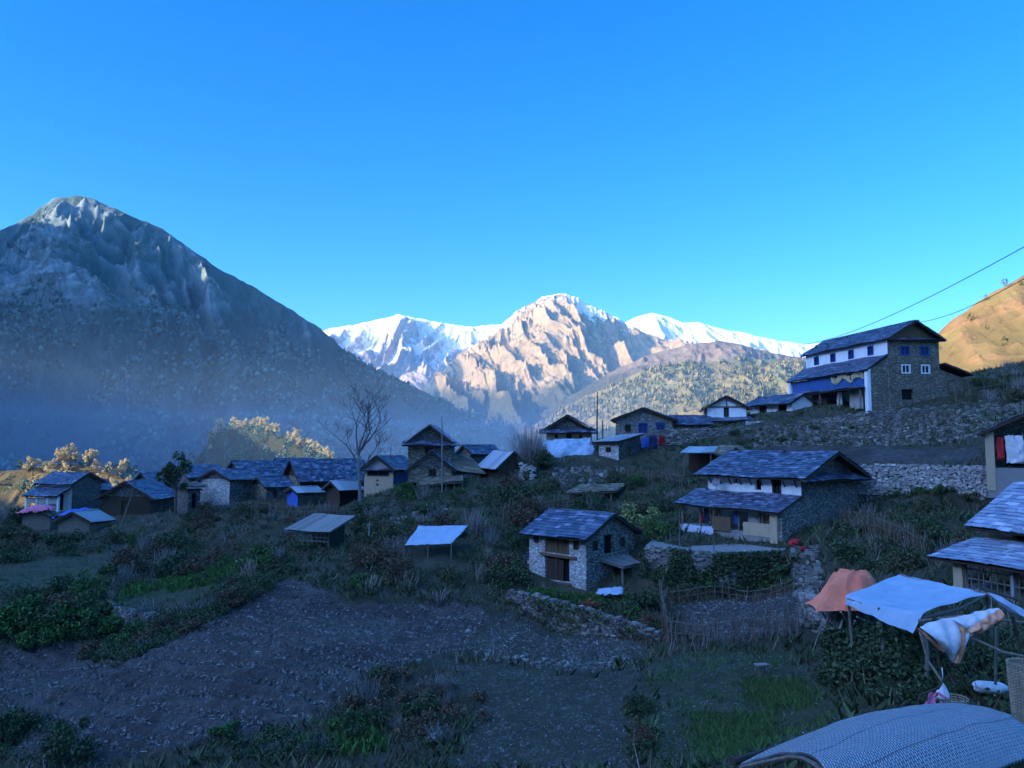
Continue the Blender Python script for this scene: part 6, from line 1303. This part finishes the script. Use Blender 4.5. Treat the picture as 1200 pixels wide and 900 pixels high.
def big_rock(label, p, s, seed):
    rng = np.random.default_rng(seed); bm = bmesh.new(); bmesh.ops.create_icosphere(bm, subdivisions=3, radius=1)
    for v in bm.verts:
        c = v.co; k = 1 + .35 * (fbm(np.array([c.x * 1.3 + seed]), np.array([c.y * 1.3 + c.z * 1.7]), seed, 3)[0] - .5) * 2; v.co = c * k * s; v.co.z *= .6
    me = bpy.data.meshes.new('boulder'); bm.to_mesh(me); bm.free(); me.materials.append(M['stone']); o = bpy.data.objects.new('boulder', me); COL.objects.link(o); o.location = p; tag(o, label, 'boulder')
big_rock('grey boulder among the weeds at the bottom centre', G(512, 868) + Vector((0, 0, .1)), .42, 3)
big_rock('pale boulder on the terrace edge stones in the middle field', G(605, 774) + Vector((0, 0, .1)), .3, 4)
def fence(name, label, pts, hgt, step, brush, seed, rails=2, th=.045, cat='fence'):
    rng = random.Random(seed); W = [G(u, v) for u, v in pts]; root = empty(name, W[0], 0, label, cat); o0 = W[0]; seg = []
    tot = sum((b - a).length for a, b in zip(W[:-1], W[1:]))
    def at(s):
        for a, b in zip(W[:-1], W[1:]):
            l = (b - a).length
            if s <= l: q = a.lerp(b, s / l); q.z = H1(q.x, q.y); return q
            s -= l
        return W[-1].copy()
    n = min(90, int(tot / step))
    for i in range(n + 1):
        q = at(tot * i / n) - o0; hh = hgt * rng.uniform(.75, 1.25); mb = MB(); mb.tube([q - Vector((0, 0, .3)), q + Vector((rng.gauss(0, .06), rng.gauss(0, .06), hh * .5)), q + Vector((rng.gauss(0, .14), rng.gauss(0, .1), hh))], [th * 1.3, th, th * .7], 5); mb.build('post', M['pole'], root)
    for k in range(rails):
        mb = MB(); mb.tube([at(tot * j / 14) - o0 + Vector((0, 0, hgt * (.4 + .38 * k) + rng.uniform(-.06, .06))) for j in range(15)], .028, 4); mb.build('rail', M['pole'], root)
    if brush:
        mb = MB()
        for i in range(brush):
            q = at(tot * rng.random()) - o0; a_ = rng.uniform(0, 6.28); mb.tube([q + Vector((rng.gauss(0, .15), rng.gauss(0, .15), -.1)), q + Vector((rng.gauss(0, .3), rng.gauss(0, .2), hgt * rng.uniform(.5, 1.15)))], [.02, .01], 3, cap=False)
        mb.build('brushwood', L['brown'], root)
    return root
fence('stick_fence', 'crooked stick fence along the lower edge of the fenced garden', [(782, 752), (830, 757), (890, 750), (935, 742)], 1.6, .42, 90, 1)
fence('stick_fence', 'dense brushwood fence on the left side of the fenced garden', [(775, 705), (778, 725), (784, 752)], 1.5, .35, 70, 2)
fence('stick_fence', 'brushwood fence along the upper edge of the fenced garden', [(778, 708), (850, 700), (930, 692)], 1.0, .6, 140, 3)
fence('stick_fence', 'palisade of thin grey sticks on the slope left of the flat tarp', [(415, 655), (440, 662), (478, 662)], 1.5, .3, 160, 4)
fence('stick_fence', 'row of grey sticks below the timber shed and white wall stump', [(590, 610), (625, 606), (665, 600)], 1.7, .45, 120, 5)
fence('stick_fence', 'thin stick fence beside the white stone gable', [(272, 600), (310, 600), (350, 606), (395, 604)], 1.4, .5, 160, 6)
fence('stick_fence', 'stick fence across the scrub below the blue-windowed house', [(735, 562), (770, 564), (800, 570)], 1.3, .4, 140, 7)
fence('stick_fence', 'loose stick fence right of the whitewashed house', [(985, 618), (1010, 622), (1060, 640), (1085, 655)], 1.5, .5, 180, 8)
fence('post_row', 'few leaning stakes in the scrub right of the tallest house', [(1120, 470), (1150, 462), (1180, 458)], 2.0, 2.0, 20, 9, 1)
for i, (u, v, w_, lb) in enumerate(((893, 790, .8, 'low wooden stool-like frame standing in the right grass plot'),)):
    c = G(u, v); root = empty('wooden_stand', c, .3, lb, 'stand')
    for sx in (-1, 1):
        for sy in (-1, 1):
            mb = MB(); mb.tube([(sx * .28, sy * .16, -.1), (sx * .24, sy * .13, .42)], .035, 6); mb.build('leg', M['pole'], root)
    mb = MB(); mb.box(-.32, .32, -.2, .2, .42, .48); mb.build('top', M['planks'], root)

mb = MB(); q_ = [P(757, 639, 60.1), P(800, 644, 57.7), P(850, 649, 56.5), P(916, 645, 57.4), P(945, 634, 60.5), P(900, 630, 64), P(815, 624, 67), P(768, 630, 66)]; n_ = len(q_)
mb.add(q_ + [q - Vector((0, 0, .35)) for q in q_], [tuple(range(n_))] + [(i, (i + 1) % n_, (i + 1) % n_ + n_, i + n_)[::-1] for i in range(n_)]); o = mb.build('courtyard', M['clay']); o['kind'] = 'structure'
